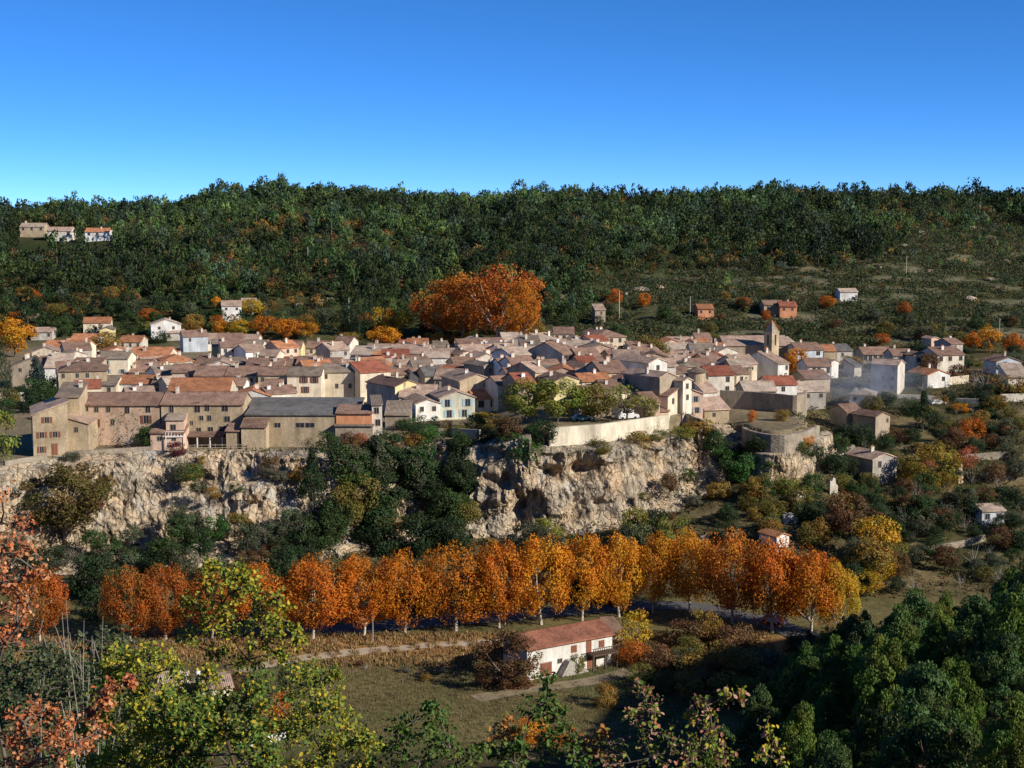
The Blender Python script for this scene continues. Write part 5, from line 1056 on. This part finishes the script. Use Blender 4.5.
# ------------------------------------------------------------------ the wooded hill behind the village
hr = np.random.default_rng(11)
cand = []
yy_ = 512.0
def visible(x_, y_): px = CX + F * x_ / (y_ * .985); return -60 < px < 1084
while len(cand) < 60000 and yy_ < 905:
    dens = .068
    stepy = 4.0
    half = yy_ * .42
    nrow = int(2 * half * stepy * dens)
    for x_ in hr.uniform(-half, half, nrow): cand.append((x_, yy_ + hr.uniform(0, stepy)))
    yy_ += stepy
cand = np.array(cand)
pxs = CX + F * cand[:, 0] / (cand[:, 1] * .99)
scrub = sst(560, 800, pxs) * sst(900, 560, cand[:, 1] + 60 * (fbm(cand[:, 0] / 40, cand[:, 1] / 40) - .5)) if False else None
zc_ = T(cand[:, 0], cand[:, 1]); _, pys = proj(cand[:, 0], cand[:, 1], zc_)
# open scrub on the eastern lower slope and towards the east
open_ = sst(540, 640, pxs) * sst(255, 285, pys) * .55 + sst(800, 930, pxs) * sst(196, 235, pys) * .32
open_ = np.clip(open_ + .25 * sst(310, 322, pys) * (1 - sst(500, 540, pxs)), 0, .8)
patch = fbm(cand[:, 0] / 35, cand[:, 1] / 35, 5.5)
keep = (hr.uniform(0, 1, len(cand)) > open_ * (.55 + .9 * (patch < .52))) & (pxs > -70) & (pxs < 1094)
for hx, hy, hw_, hh_ in ((32, 232, 18, 30), (60, 236, 17, 27), (97, 237, 17, 27), (706, 311, 14, 8), (780, 309, 24, 9), (849, 293, 13, 6), (600, 320, 10, 12), (228, 312, 26, 12), (165, 326, 24, 12), (98, 326, 20, 10), (388, 336, 26, 18), (360, 340, 22, 12), (478, 350, 70, 14), (569, 340, 8, 14), (264, 338, 56, 10)):
    keep &= ~((np.abs(pxs - hx) < hw_) & (pys > hy - 3) & (pys < hy + hh_))
cand, pxs, pys, zc_, open_ = cand[keep], pxs[keep], pys[keep], zc_[keep], open_[keep]
n = len(cand)
mixn = fbm(cand[:, 0] / 42, cand[:, 1] / 55, 11.7); tone = .62 + .85 * sst(.35, .65, fbm(cand[:, 0] / 60, cand[:, 1] / 60, 21.3))
kind_ = np.where(hr.uniform(0, 1, n) < np.where(open_ > .3, .3, np.clip(.62 + 3.0 * (mixn - .5), .12, .97)), 0, 1)
hgt = np.where(kind_ == 0, np.clip(6.9 * np.exp(.33 * hr.normal(size=n)), 4, 14.5), np.clip(4.1 * np.exp(.3 * hr.normal(size=n)), 2.5, 9)) * np.where(open_ > .3, .5, 1) * np.where(pys > 300, .75, 1) * np.where((kind_ == 0) & (hr.uniform(0, 1, n) < .10), 1.25, 1)
wid = hgt * np.where(kind_ == 0, hr.uniform(.55, .8, n), hr.uniform(.8, 1.15, n))
PINE = np.array([(.040, .068, .018), (.030, .055, .018), (.058, .085, .022), (.036, .058, .030)]); OAK = np.array([(.06, .075, .02), (.095, .09, .024), (.15, .095, .03), (.20, .115, .025), (.11, .055, .022), (.045, .06, .03), (.055, .075, .05)])
ci = hr.integers(0, 4, n); oi = hr.choice(7, n, p=[.24, .20, .14, .10, .09, .13, .10])
colr = np.where((kind_ == 0)[:, None], PINE[ci], OAK[oi]) * np.clip(np.exp(.36 * hr.normal(size=(n, 1))), .5, 2.2) * 1.3 * np.where(kind_ == 0, tone, 1)[:, None]
big = np.argsort(-(hgt * np.sqrt(wid) / cand[:, 1] ** 1.5 + 0 * pys) - 1e9 * 0)
inview = (pxs > 4) & (pxs < 1020)
big = [i for i in big if inview[i] and pys[i] < 333]; ind = [i for i in big if kind_[i] == 0][:110] + [i for i in big if kind_[i] == 1][:180]
PN = ['deep green pine', 'dark green pine', 'fresh green pine', 'blue-green pine']; ON = ['green oak', 'olive oak', 'ochre oak', 'golden oak', 'brown oak', 'dull green oak', 'grey-green oak']
vi = np.where(kind_ == 0, hr.integers(0, 5, n), 5 + hr.integers(0, 4, n)); rzs = hr.uniform(0, 6.28, n)
for i in ind:
    nm = 'pine_tree' if kind_[i] == 0 else 'oak_tree'
    o = link(nm, HILLME[vi[i]], None, (cand[i, 0], cand[i, 1], zc_[i] - .3), rzs[i], (wid[i], wid[i], hgt[i])); o.color = (*colr[i], 1)
    tag(o, None, 'pine tree' if kind_[i] == 0 else 'oak tree', 'trees of the wooded hill behind the village')
    PEND.append((o, 'HILL ' + (PN[ci[i]] if kind_[i] == 0 else ON[oi[i]]), '', (pxs[i], pys[i])))
inds = set(ind); rest = [i for i in range(n) if i not in inds]
Vs, Fs, Cs, Ms, off = [], [], [], [], 0
for k in range(9):
    sel = np.array([i for i in rest if vi[i] == k]); V_, F_, c_, tv_, tf_ = HILL[k]
    far = cand[sel, 1] > 640
    for s_, stp in ((sel[~far], 1), (sel[far], 2)):
        if not len(s_): continue
        nq = len(F_[::stp]); Vq = V_.reshape(-1, 4, 3)[::stp].reshape(-1, 3); cq = c_[::stp]
        if stp == 2: ctr = Vq.reshape(-1, 4, 3).mean(1, keepdims=True); Vq = (ctr + (Vq.reshape(-1, 4, 3) - ctr) * 1.35).reshape(-1, 3)
        cs, sn = np.cos(rzs[s_])[:, None], np.sin(rzs[s_])[:, None]
        Xv = (Vq[None, :, 0] * cs - Vq[None, :, 1] * sn) * wid[s_][:, None] + cand[s_, 0][:, None]; Yv = (Vq[None, :, 0] * sn + Vq[None, :, 1] * cs) * wid[s_][:, None] + cand[s_, 1][:, None]
        Zv = Vq[None, :, 2] * hgt[s_][:, None] + zc_[s_][:, None] - .3
        Vs.append(np.stack([Xv, Yv, Zv], -1).reshape(-1, 3)); m_ = len(s_) * nq
        Fs.append(np.arange(m_ * 4).reshape(m_, 4) + off); off += m_ * 4; Cs.append((cq[None] * colr[s_][:, None]).reshape(-1, 3))
fo = link('forest', mesh_np('forest', np.concatenate(Vs), np.concatenate(Fs), [LEAF], None, np.concatenate(Cs)))
fo.color = (1, 1, 1, 1); tag(fo, 'dense mixed wood of pines and oaks covering the far hill', 'forest', None, 'stuff')
print('hill trees', n, 'forest quads', sum(len(f) for f in Fs))

# low scrub as one mass on the open eastern slope and in the gardens
def tufts(name, pts, h, w, cols, label, nblade=5, cat_='grass', rng=hr, leafy=False, lsz=None):
    npt = len(pts); z = T(pts[:, 0], pts[:, 1], True)
    b = np.repeat(np.arange(npt), nblade); m_ = len(b)
    base = np.stack([pts[b, 0], pts[b, 1], z[b]], -1) + rng.normal(size=(m_, 3)) * np.array([w, w, 0])
    if leafy:
        base[:, 2] += rng.uniform(.05, 1, m_) * h; d = rng.normal(size=(m_, 3)) + np.array([0, 0, .6]); d /= np.linalg.norm(d, axis=1, keepdims=True)
        V, Fc, c = leaves(base, d, lsz or w * .42, rng)
    else:
        a = rng.uniform(0, 6.28, m_); hh = h * rng.uniform(.5, 1.3, m_); ww = hh * .16
        dx = np.stack([np.cos(a), np.sin(a), 0 * a], -1) * ww[:, None]; tip = base + np.stack([rng.normal(size=m_) * .3 * hh, rng.normal(size=m_) * .3 * hh, hh], -1)
        V = np.stack([base - dx, base + dx, tip + dx * .3, tip - dx * .3], 1).reshape(-1, 3); Fc = np.arange(m_ * 4).reshape(m_, 4); c = 1 + .3 * rng.uniform(-1, 1, (m_, 1)) * np.ones((1, 3))
    cc = np.array(cols)[rng.integers(0, len(cols), npt)][b]
    o = link(name, mesh_np(name, V, Fc, [LEAF], None, c * cc)); o.color = (1, 1, 1, 1); return tag(o, label, cat_, None, 'stuff')
TRK = [np.array([o_.data.vertices[i].co[:2] for i in range(0, len(o_.data.vertices), 3)]) for o_ in COL.objects if o_.name in ('dirt_track', 'farm_yard_track')]; TRK = np.concatenate(TRK)
def off_track(x_, y_): return ((x_[:, None] - TRK[None, :, 0]) ** 2 + (y_[:, None] - TRK[None, :, 1]) ** 2).min(1) > .5
def pts_in(n_, x0, x1, y0, y1, cond=None):
    p = np.stack([hr.uniform(x0, x1, n_), hr.uniform(y0, y1, n_)], -1); return p if cond is None else p[cond(p[:, 0], p[:, 1])]
tufts('dry_grass', pts_in(9000, -75, 40, 201, 214.5, off_track), .45, .12, [(.36, .22, .09), (.30, .17, .07), (.40, .27, .13), (.2, .15, .06)], 'dry orange-brown grass on the bank below the plane trees', 4)
tufts('meadow_grass', pts_in(9000, -50, 25, 168, 203, off_track), .28, .2, [(.16, .14, .06), (.11, .11, .045), (.2, .16, .09)], 'short dull grass of the valley meadow', 3)
sx = pts_in(26000, -20, 300, 500, 800); spx, spy = proj(sx[:, 0], sx[:, 1], T(sx[:, 0], sx[:, 1])); sx = sx[(spx > 520) & (fbm(sx[:, 0] / 25, sx[:, 1] / 25, 5.5) > .22) & (fbm(sx[:, 0] / 16, sx[:, 1] / 7, 6.1) < .60)]
tufts('scrub', sx, 1.7, 1.0, [(.055, .08, .03), (.085, .10, .035), (.045, .065, .032), (.11, .075, .03), (.075, .095, .05)], 'low garrigue scrub on the open eastern slope', 12, 'scrub', leafy=True)
gx_ = pts_in(5200, 55, 190, 236, 420, lambda x_, y_: (x_ > 62 + 0 * y_) & (fbm(x_ / 9, y_ / 9, 2.2) > .38))
tufts('undergrowth', gx_, .8, .6, [(.06, .075, .03), (.10, .09, .035), (.045, .06, .025), (.13, .085, .04)], 'low undergrowth on the eastern garden terraces', 14, 'undergrowth', leafy=True)
nx_ = pts_in(5600, -30, 92, 36, 205, lambda x_, y_: (x_ > 2 + .08 * (y_ - 60)) & (y_ < 205 - .2 * np.maximum(0, 40 - x_)))
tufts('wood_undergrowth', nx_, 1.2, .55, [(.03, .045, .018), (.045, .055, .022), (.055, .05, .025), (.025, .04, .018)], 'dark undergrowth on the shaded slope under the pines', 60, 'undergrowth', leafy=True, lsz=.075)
tx_ = pts_in(2600, -110, 66, 236, 285, lambda x_, y_: (y_ < foot(x_)[0] + 2.0) & (fbm(x_ / 7, y_ / 7, 2.9) > .42))
tufts('cliff_foot_scrub', tx_, .9, .7, [(.05, .065, .028), (.09, .08, .035), (.035, .05, .022), (.12, .075, .035)], 'low scrub along the foot of the cliff', 14, 'undergrowth', leafy=True)
rx_ = pts_in(9000, -110, 66, 240, 312, lambda x_, y_: (y_ > rim(x_) - .6) & (y_ < rim(x_) + 2.6) & (fbm(x_ / 5, y_ / 5, 1.9) > .45) & ~((x_ > 6) & (x_ < 34)))
tufts('rim_grass', rx_, .5, .25, [(.14, .13, .05), (.2, .15, .07), (.09, .10, .04)], 'rough grass along the cliff edge', 6)
# pale rocks on the far slope
rk = [(862, 226), (872, 232), (915, 228), (921, 233), (972, 229), (1012, 232), (940, 250), (905, 246), (848, 262), (878, 268), (930, 272), (605, 296), (575, 300), (622, 294), (640, 290), (560, 298), (660, 288), (700, 276), (735, 270), (300, 307), (318, 303), (330, 300), (378, 318), (374, 322), (172, 252), (160, 250), (184, 254), (970, 300), (1005, 262), (990, 280)]
rkm = []
for k in range(4):
    bm = bmesh.new(); bmesh.ops.create_icosphere(bm, subdivisions=3, radius=1.0)
    for v_ in bm.verts: v_.co *= .65 + .8 * float(fbm(v_.co.x * 1.1 + k * 7, v_.co.y * 1.1, v_.co.z * 1.1 + 3, 4)); v_.co.z *= .55
    me = bpy.data.meshes.new('rock'); bm.to_mesh(me); me.materials.append(ROCK); rkm.append(me)
for i, (px, py) in enumerate(rk):
    q = G(px, py, True, 500); s_ = gr.uniform(1.1, 2.4); o = link('rock', rkm[i % 4], None, (q.x, q.y, q.z + .2), gr.uniform(0, 6), (s_ * gr.uniform(1.0, 2.2), s_, s_)); tag(o, None, 'rock', 'pale rocks on the far slope'); PEND.append((o, 'HILL pale limestone rock', '', (px, py)))

# ------------------------------------------------------------------ the pine wood on the shaded slope, lower east side
pr_ = random.Random(21); placed = []
def wood_ok(px, py): return py > np.interp(px, [640, 700, 760, 850, 900, 960, 1024, 1100], [775, 738, 682, 604, 575, 556, 542, 536])
tries = 0
while len(placed) < 192 and tries < 9000:
    tries += 1
    x_, y_ = pr_.uniform(6, 84), pr_.uniform(74, 205); z_ = float(T(x_, y_)); h_ = pr_.uniform(6.5, 11.0)
    px, pt = proj(x_, y_, z_ + h_); _, pb = proj(x_, y_, z_)
    if not (600 < px < 1120) or pt > 815 or not wood_ok(px, pt + 6) or pt < 530: continue
    if any((x_ - a) ** 2 + (y_ - b_) ** 2 < 3.0 ** 2 for a, b_ in placed): continue
    placed.append((x_, y_)); w_ = h_ * pr_.uniform(.5, .72)
    c_ = pr_.choice([(.095, .165, .026), (.07, .13, .026), (.125, .18, .03), (.065, .115, .034)])
    plant('pine', (x_, y_, z_ - .1), h_, w_, c_, None, 'pines of the shaded wood', auto='PINE')
print('pines', len(placed))

# ------------------------------------------------------------------ near foliage on the slope below the camera
def leaf_shapes(cent, size, rng, cols, droop=.3):
    n_ = len(cent); d = rng.normal(size=(n_, 3)); d[:, 2] -= droop; d /= np.linalg.norm(d, axis=1, keepdims=True)
    up = rng.normal(size=(n_, 3)) + np.array([.45, -.5, .8]); sd = np.cross(d, up); sd /= np.linalg.norm(sd, axis=1, keepdims=True) + 1e-9; nn = np.cross(sd, d)
    L = size * rng.uniform(.65, 1.3, n_); w = L * rng.uniform(.26, .36, n_); L, w = L[:, None], w[:, None]; fd = rng.uniform(.05, .35, (n_, 1)) * w
    P0 = cent; V = np.stack([P0, P0 + d * L * .3 + sd * w * .8 + nn * fd, P0 + d * L * .68 + sd * w + nn * fd, P0 + d * L, P0 + d * L * .68 - sd * w + nn * fd, P0 + d * L * .3 - sd * w * .8 + nn * fd], 1).reshape(-1, 3)
    k = np.arange(n_)[:, None] * 6; Fc = np.concatenate([k + np.array([[0, 1, 2, 3]]), k + np.array([[0, 3, 4, 5]])], 1).reshape(-1, 4)
    c = np.array(cols)[rng.integers(0, len(cols), n_)] * rng.uniform(.7, 1.3, (n_, 1)); return V, Fc, np.repeat(c, 2, 0)
def near_tree(name, cat_, label, basepx, Y, cl, per, size, cols, r0=.06, bark=BARK, seed=1, twigs=0, rpx=17, spread=1.0, group=None):
    """cl: crown clumps (px, py, dy[, radius px]); limbs join the stem to each clump, twigs carry the leaves"""
    g = np.random.default_rng(seed); x0 = (basepx - CX) / F * Y; b_ = np.array([x0, Y, float(T(x0, Y)) - .2])
    ctr = []; parts = []; cen = []
    for c_ in cl:
        q = P(c_[0], c_[1], Y + c_[2]); r = (c_[3] if len(c_) > 3 else rpx) * (Y + c_[2]) / F; ctr.append((np.array(q), r))
    mid = np.mean([c for c, _ in ctr], 0); lo = min(c[2] for c, _ in ctr); fk = b_ + (np.array([mid[0], mid[1], lo]) - b_) * .8
    parts.append(tube([b_, b_ * .5 + fk * .5 + g.normal(size=3) * .08, fk], [r0 * 1.3, r0 * 1.1, r0 * .9], 8))
    nodes = [fk]
    for c, r in sorted(ctr, key=lambda q_: np.linalg.norm(q_[0] - fk)):
        a = min(nodes, key=lambda n_: np.linalg.norm(n_ - c) + .35 * abs(min(0, c[2] - n_[2])) * 2); L = np.linalg.norm(c - a)
        rr = max(.012, r0 * .5 * min(1, L / 1.5)); parts.append(tube([a, a * .55 + c * .45 + g.normal(size=3) * .06 * L + np.array([0, 0, .05 * L]), c], [rr, rr * .7, .009], 6)); nodes.append(c); nodes.append(a * .5 + c * .5)
        for _ in range(7 + twigs):
            d = g.normal(size=3); d[2] += .25; d /= np.linalg.norm(d); e = c + d * r * g.uniform(.7, 1.35) * np.array([1, 1.2, 1])
            parts.append(tube([c, (c + e) / 2 + g.normal(size=3) * .04 * r, e], [.008, .006, .003], 4))
            m_ = int(per / 7 * g.uniform(.5, 1.4)); t_ = g.uniform(.25, 1.08, (m_, 1)) ** .8
            cen.append(c + (e - c) * t_ + g.normal(size=(m_, 3)) * r * .2 * spread)
    root = bpy.data.objects.new(name, None); COL.objects.link(root); root.location = tuple(b_); tag(root, label, cat_, group)
    tv, tf = cat(parts); link('trunk', mesh_np('trunk', tv - b_, tf, [bark], smooth=True), root)
    if per:
        V, Fc, cc = leaf_shapes(np.concatenate(cen) - b_, size, g, cols); link('crown', mesh_np('crown', V, Fc, [LEAF], None, cc), root).color = (1, 1, 1, 1)
YG = [(.26, .28, .03), (.38, .33, .03), (.15, .21, .025), (.48, .35, .03), (.11, .16, .028), (.22, .25, .035)]
GRN = [(.06, .13, .02), (.09, .16, .028), (.05, .10, .02), (.13, .18, .03)]; COP = [(.48, .17, .06), (.54, .24, .09), (.36, .095, .04), (.60, .31, .15), (.44, .13, .045)]; PK = [(.46, .27, .19), (.36, .15, .09), (.15, .20, .03), (.24, .26, .04), (.10, .15, .025)]
GG = [(.07, .10, .04), (.09, .115, .055), (.05, .08, .03), (.12, .14, .06)]
g_ = random.Random(3)
near_tree('beech_sapling', 'young tree', 'copper-red leaved young tree along the western margin of the view', -46, 13, [(2, 500, 0, 17), (12, 528, .3, 18), (2, 553, -.3, 20), (28, 556, .2, 14), (16, 584, .1, 20), (38, 572, 0, 10), (2, 610, .3, 22), (30, 602, -.2, 14), (4, 644, 0, 18), (18, 630, .4, 12), (-20, 560, 0, 26), (-24, 620, 0, 26), (-10, 585, 0, 20), (-10, 520, .3, 20)], 120, .043, COP, .05, seed=2)
near_tree('beech_sapling', 'young tree', 'copper-red leaved bush low at the western margin, above the frame edge', 40, 11.5, [(24, 722, 0), (44, 712, .2), (60, 728, 0), (78, 742, -.2), (36, 748, 0), (92, 716, .2, 13), (104, 700, .1, 12), (12, 740, .2), (60, 755, -.1), (96, 735, .3, 14), (20, 765, 0), (110, 688, 0, 9), (128, 684, 0, 8)], 150, .038, COP, .04, seed=3)
near_tree('oak_tree', 'oak tree', 'yellow-green oak with dark leaning trunk in front of the plane row', 205, 21, [(205, 582, 0), (232, 578, .3), (258, 590, 0), (195, 604, .2), (222, 604, -.3), (250, 612, .3), (278, 600, .2, 14), (205, 628, 0), (232, 634, .2), (262, 638, 0), (288, 622, -.2, 13), (216, 655, .4, 14), (248, 660, .2, 13), (276, 655, 0, 14), (188, 640, .2, 12), (206, 680, 0, 12), (236, 590, -.5), (268, 620, .6, 14), (212, 566, 0, 9), (298, 640, .1, 9), (240, 556 + 20, 0, 12)], 140, .07, YG, .075, bark=DARKWOOD, seed=4, rpx=16)
def mass(n_, x0, x1, y0, y1, dy=.8, r=(14, 20)): return [(g_.uniform(x0, x1), g_.uniform(y0(g_.uniform(0, 1)) if callable(y0) else y0, y1), g_.uniform(-dy, dy), g_.uniform(*r)) for _ in range(n_)]
near_tree('oak_bush', 'oak bush', 'dense yellow-green young oak filling the lower west corner', 120, 15, mass(34, 85, 185, 655, 790), 270, .047, YG, .06, seed=5)
near_tree('oak_bush', 'oak bush', 'green oak scrub with few yellow leaves below the leaning oak', 200, 14, mass(34, 160, 275, 690, 800), 270, .047, YG[2:] + GRN, .06, seed=6)
near_tree('oak_bush', 'oak bush', 'yellow-green young oak beside the meadow corner', 320, 17, mass(16, 290, 372, 735, 800) + [(325, 690, 0), (340, 705, .2), (318, 715, 0), (345, 728, -.2), (300, 728, 0), (335, 676, .1, 10), (355, 745, 0)], 230, .052, YG, .05, seed=7)
near_tree('oak_bush', 'oak bush', 'tall yellow-green thicket behind the young oaks of the lower west corner', 150, 22, mass(34, 40, 330, 668, 790, 1.0, (16, 24)), 230, .065, YG + GRN[:2], .06, seed=16)
near_tree('oak_bush', 'oak bush', 'dull green thicket at the lower west margin behind the copper bush', 20, 20, mass(26, -30, 120, 655, 790, 1.0, (16, 24)), 230, .06, GG + GRN[:1], .06, seed=17)
near_tree('oak_bush', 'oak bush', 'grey-green bush behind the bare grey twigs at the west', 60, 18, mass(30, 10, 130, 640, 760), 230, .05, GG, .05, seed=8)
g5 = np.random.default_rng(9); b_ = np.array(P(72, 745, 17.0)); b_[2] = float(T(b_[0], b_[1])); parts = []
for tx_, ty_ in ((62, 612), (72, 626), (84, 620), (100, 604), (103, 616), (66, 640), (48, 648), (112, 630), (92, 640), (58, 632), (80, 652), (118, 646), (40, 668), (104, 655), (66, 600), (132, 640), (126, 662), (52, 680), (90, 672), (110, 686))[::2]:
    e = np.array(P(tx_, ty_, 17 + g5.uniform(-.6, .6))); s0 = b_ + np.array([g5.normal() * .12, g5.normal() * .12, g5.uniform(0, 1.2)]); m1 = s0 * .5 + e * .5 + g5.normal(size=3) * .17 + np.array([0, 0, .12]); k_ = g5.uniform(.6, 1.1)
    parts.append(tube([s0, m1, e * .8 + m1 * .2 + g5.normal(size=3) * .02, e], [.013 * k_, .008 * k_, .005 * k_, .002], 5))
    for _ in range(4):
        t_ = g5.uniform(.3, .95); p0 = m1 * (1 - t_) + e * t_; d = (e - m1) / np.linalg.norm(e - m1) + g5.normal(size=3) * .45; parts.append(tube([p0, p0 + d * g5.uniform(.12, .4)], [.005 * k_, .002], 4))
db = bpy.data.objects.new('dead_bush', None); COL.objects.link(db); db.location = tuple(b_); tag(db, 'leafless grey bush with long pale twigs reaching up at the west', 'dead bush'); tv, tf = cat(parts); link('branches', mesh_np('branches', tv - b_, tf, [GREYTWIG], smooth=True), db)
near_tree('oak_sapling', 'sapling', 'green leaved sapling top in front of the meadow beside an orange bush', 545, 18, [(548, 686, 0, 11), (540, 704, .2, 14), (556, 712, 0, 12), (530, 716, -.1, 12), (548, 730, .2, 16), (570, 736, 0, 14), (522, 742, 0, 14), (545, 755, .2, 18), (575, 760, 0, 16), (515, 764, 0, 16), (500, 752, .2, 12)], 130, .066, GRN, .035, seed=10)
near_tree('oak_sapling', 'sapling', 'dark green sapling at the lower edge west of the meadow bottom', 420, 17, [(412, 722, 0, 12), (428, 712, .1, 10), (442, 724, .2, 12), (400, 736, 0, 15), (425, 740, -.2, 16), (450, 748, 0, 15), (390, 752, .2, 16), (420, 762, 0, 18), (465, 762, 0, 16), (480, 750, .1, 11)], 130, .064, GRN, .035, seed=11)
near_tree('oak_sapling', 'sapling', 'sapling with pinkish autumn leaves rising in front of the dark meadow', 660, 18, [(638, 684, 0, 9), (646, 698, .1, 12), (634, 710, -.1, 12), (655, 712, 0, 12), (640, 728, .1, 15), (668, 738, 0, 14), (618, 744, .2, 14), (650, 758, 0, 18), (690, 752, 0, 14), (610, 765, 0, 16)], 80, .062, PK, .03, seed=12)
near_tree('oak_sapling', 'sapling', 'sapling of pale green and pinkish leaves against the black wood', 710, 18, [(706, 706, 0, 11), (724, 698, .1, 10), (738, 695, 0, 8), (692, 720, .2, 12), (712, 730, 0, 11), (700, 748, .1, 14), (724, 752, 0, 13), (684, 764, 0, 14)], 95, .064, YG[:3] + PK[:2], .025, seed=13)
near_tree('oak_sapling', 'sapling', 'single thin sprig with ochre leaves against the black wood', 775, 18, [(766, 728, 0, 9), (774, 744, .1, 10), (762, 754, 0, 9), (780, 762, 0, 10)], 50, .07, YG[:4] + PK[:1], .018, seed=14)
near_tree('oak_sapling', 'sapling', 'low orange-tinted sapling between green ones at the lower edge', 505, 19, [(508, 726, 0, 10), (495, 738, .1, 12), (520, 752, 0, 11), (585, 745, .2, 10), (600, 735, 0, 9), (596, 756, 0, 14)], 70, .075, [(.4, .16, .04), (.45, .22, .05), (.2, .16, .03)], .025, seed=15)

# ------------------------------------------------------------------ bonfire smoke drifting over the eastern houses
SM, t, b = newmat('smoke'); t.nodes.remove(b)
pv = N(t, 'ShaderNodeVolumePrincipled'); pv.inputs['Color'].default_value = (.80, .87, 1.0, 1); pv.inputs['Anisotropy'].default_value = .1
tc = t.nodes.new('ShaderNodeTexCoord'); gt = t.nodes.new('ShaderNodeTexGradient'); gt.gradient_type = 'SPHERICAL'; t.links.new(tc.outputs['Object'], gt.inputs[0])
ns = noise(t, 1.6, 3, tc.outputs['Object'], .6, .6); mu = N(t, 'ShaderNodeMath', operation='MULTIPLY'); t.links.new(gt.outputs['Fac'], mu.inputs[0])
sb = N(t, 'ShaderNodeMapRange'); sb.inputs[1].default_value = .38; sb.inputs[2].default_value = .7; sb.inputs[4].default_value = .11; t.links.new(ns, sb.inputs[0]); t.links.new(sb.outputs[0], mu.inputs[1])
t.links.new(mu.outputs[0], pv.inputs['Density']); t.links.new(pv.outputs[0], t.nodes['Material Output'].inputs['Volume'])
bm = bmesh.new(); bmesh.ops.create_uvsphere(bm, u_segments=20, v_segments=12, radius=1); me = bpy.data.meshes.new('smoke'); bm.to_mesh(me); me.materials.append(SM)
q = P(866, 380, 362); o = link('smoke', me, None, (q.x, q.y, q.z - 1)); o.scale = (18, 12, 8); tag(o, 'thin bluish bonfire smoke drifting between the eastern houses', 'smoke', None, 'stuff')

# ------------------------------------------------------------------ labels for the many plants
LM = [(60, 230, 'near the far hillside villas'), (200, 215, 'on the western ridge'), (330, 200, 'on the highest western ridge'), (520, 215, 'on the ridge above the great plane trees'), (760, 205, 'on the eastern ridge'), (950, 215, 'on the open eastern ridge'),
      (60, 285, 'on the slope below the hillside villas'), (200, 280, 'on the slope above the beige gabled villa'), (330, 275, 'on the slope above the dark cypresses'), (440, 270, 'just behind the great plane trees'), (580, 275, 'on the slope above the stone dovecote'), (700, 280, 'on the scrub slope near the salmon house'), (850, 280, 'on the scrub slope near the white cabin'), (980, 285, 'on the eastern scrub slope'),
      (60, 322, 'behind the amber-yellow western plane'), (200, 318, 'beside the beige gabled villa'), (330, 315, 'at the wood edge by the orange hedge row'), (560, 322, 'behind the dark cypress pair'), (680, 322, 'on the slope behind the blue shuttered house'), (800, 320, 'behind the church tower'), (920, 325, 'behind the long low building'), (1000, 322, 'behind the three orange plane trees'),
      (400, 450, 'on the cliff below the white gable'), (400, 520, 'on the overgrown middle cliff'), (90, 540, 'below the olive-brown cliff bush'), (190, 510, 'in the cliff gully under the white balcony'), (60, 470, 'on the western cliff edge'), (260, 560, 'at the foot of the western cliff'), (330, 530, 'on the cliff under the warehouse'), (560, 560, 'behind the amber plane row'), (560, 450, 'under the cream retaining wall'), (670, 500, 'on the pale rock below the retaining wall'),
      (745, 500, 'on the slope west of the bastion'), (800, 520, 'on the slope under the bastion'), (840, 470, 'on the slope east of the bastion'), (900, 520, 'on the lower garden terraces'), (990, 510, 'near the bluish low house'), (930, 430, 'in the gardens below the stone barn'), (1000, 440, 'in the easternmost gardens'), (940, 390, 'among the eastern villas'), (730, 660, 'in the shaded meadow'), (600, 600, 'under the plane row'), (250, 610, 'behind the western plane trunks'), (400, 662, 'along the dirt track'), (600, 690, 'near the farm yard'), (870, 580, 'at the upper edge of the pine wood'), (780, 345, 'at the north edge of the village'), (620, 345, 'north of the hipped villa'), (500, 375, 'among the dense roofs'), (650, 390, 'among the eastern roofs'), (340, 375, 'among the western roofs'),
      (900, 640, 'high on the shaded slope'), (1000, 620, 'on the top of the shaded slope'), (800, 700, 'in the middle of the shaded slope'), (950, 720, 'low on the shaded slope'), (700, 740, 'at the lower corner of the shaded slope')]
byl = {}
PEND += FILL
for o, kd, cn, (px, py) in PEND:
    lm = min(LM, key=lambda q_: (q_[0] - px) ** 2 + (1.6 * (q_[1] - py)) ** 2)[2]
    if kd.startswith('HILL ') or kd.startswith('FILL '): s_ = kd[5:]
    elif kd == 'PINE': s_ = 'tall shaded pine' if o.scale.z > 8.7 else 'small shaded pine'
    elif kd.startswith('cypress in'): s_, lm = 'dark narrow cypress', 'of the group behind the roofs'
    else: s_ = ('large ' if o.scale.z > 4.6 else 'small ' if o.scale.z < 2.4 else '') + CN.get(cn, 'green') + ' ' + o.name.split('.')[0].replace('_', ' ')
    byl.setdefault((s_ + ' ' + lm, o['group']), []).append((px, o))
ORD = 'first second third fourth fifth sixth seventh eighth ninth tenth eleventh twelfth thirteenth fourteenth fifteenth sixteenth seventeenth eighteenth nineteenth twentieth'.split()
for (lb, _), os_ in byl.items():
    os_.sort(key=lambda q_: q_[0])
    for i, (_, o) in enumerate(os_):
        o['label'] = lb if len(os_) == 1 else lb + ', ' + ('westernmost' if i == 0 else 'easternmost' if i == len(os_) - 1 else ORD[min(i, 19)] + ' from the west')
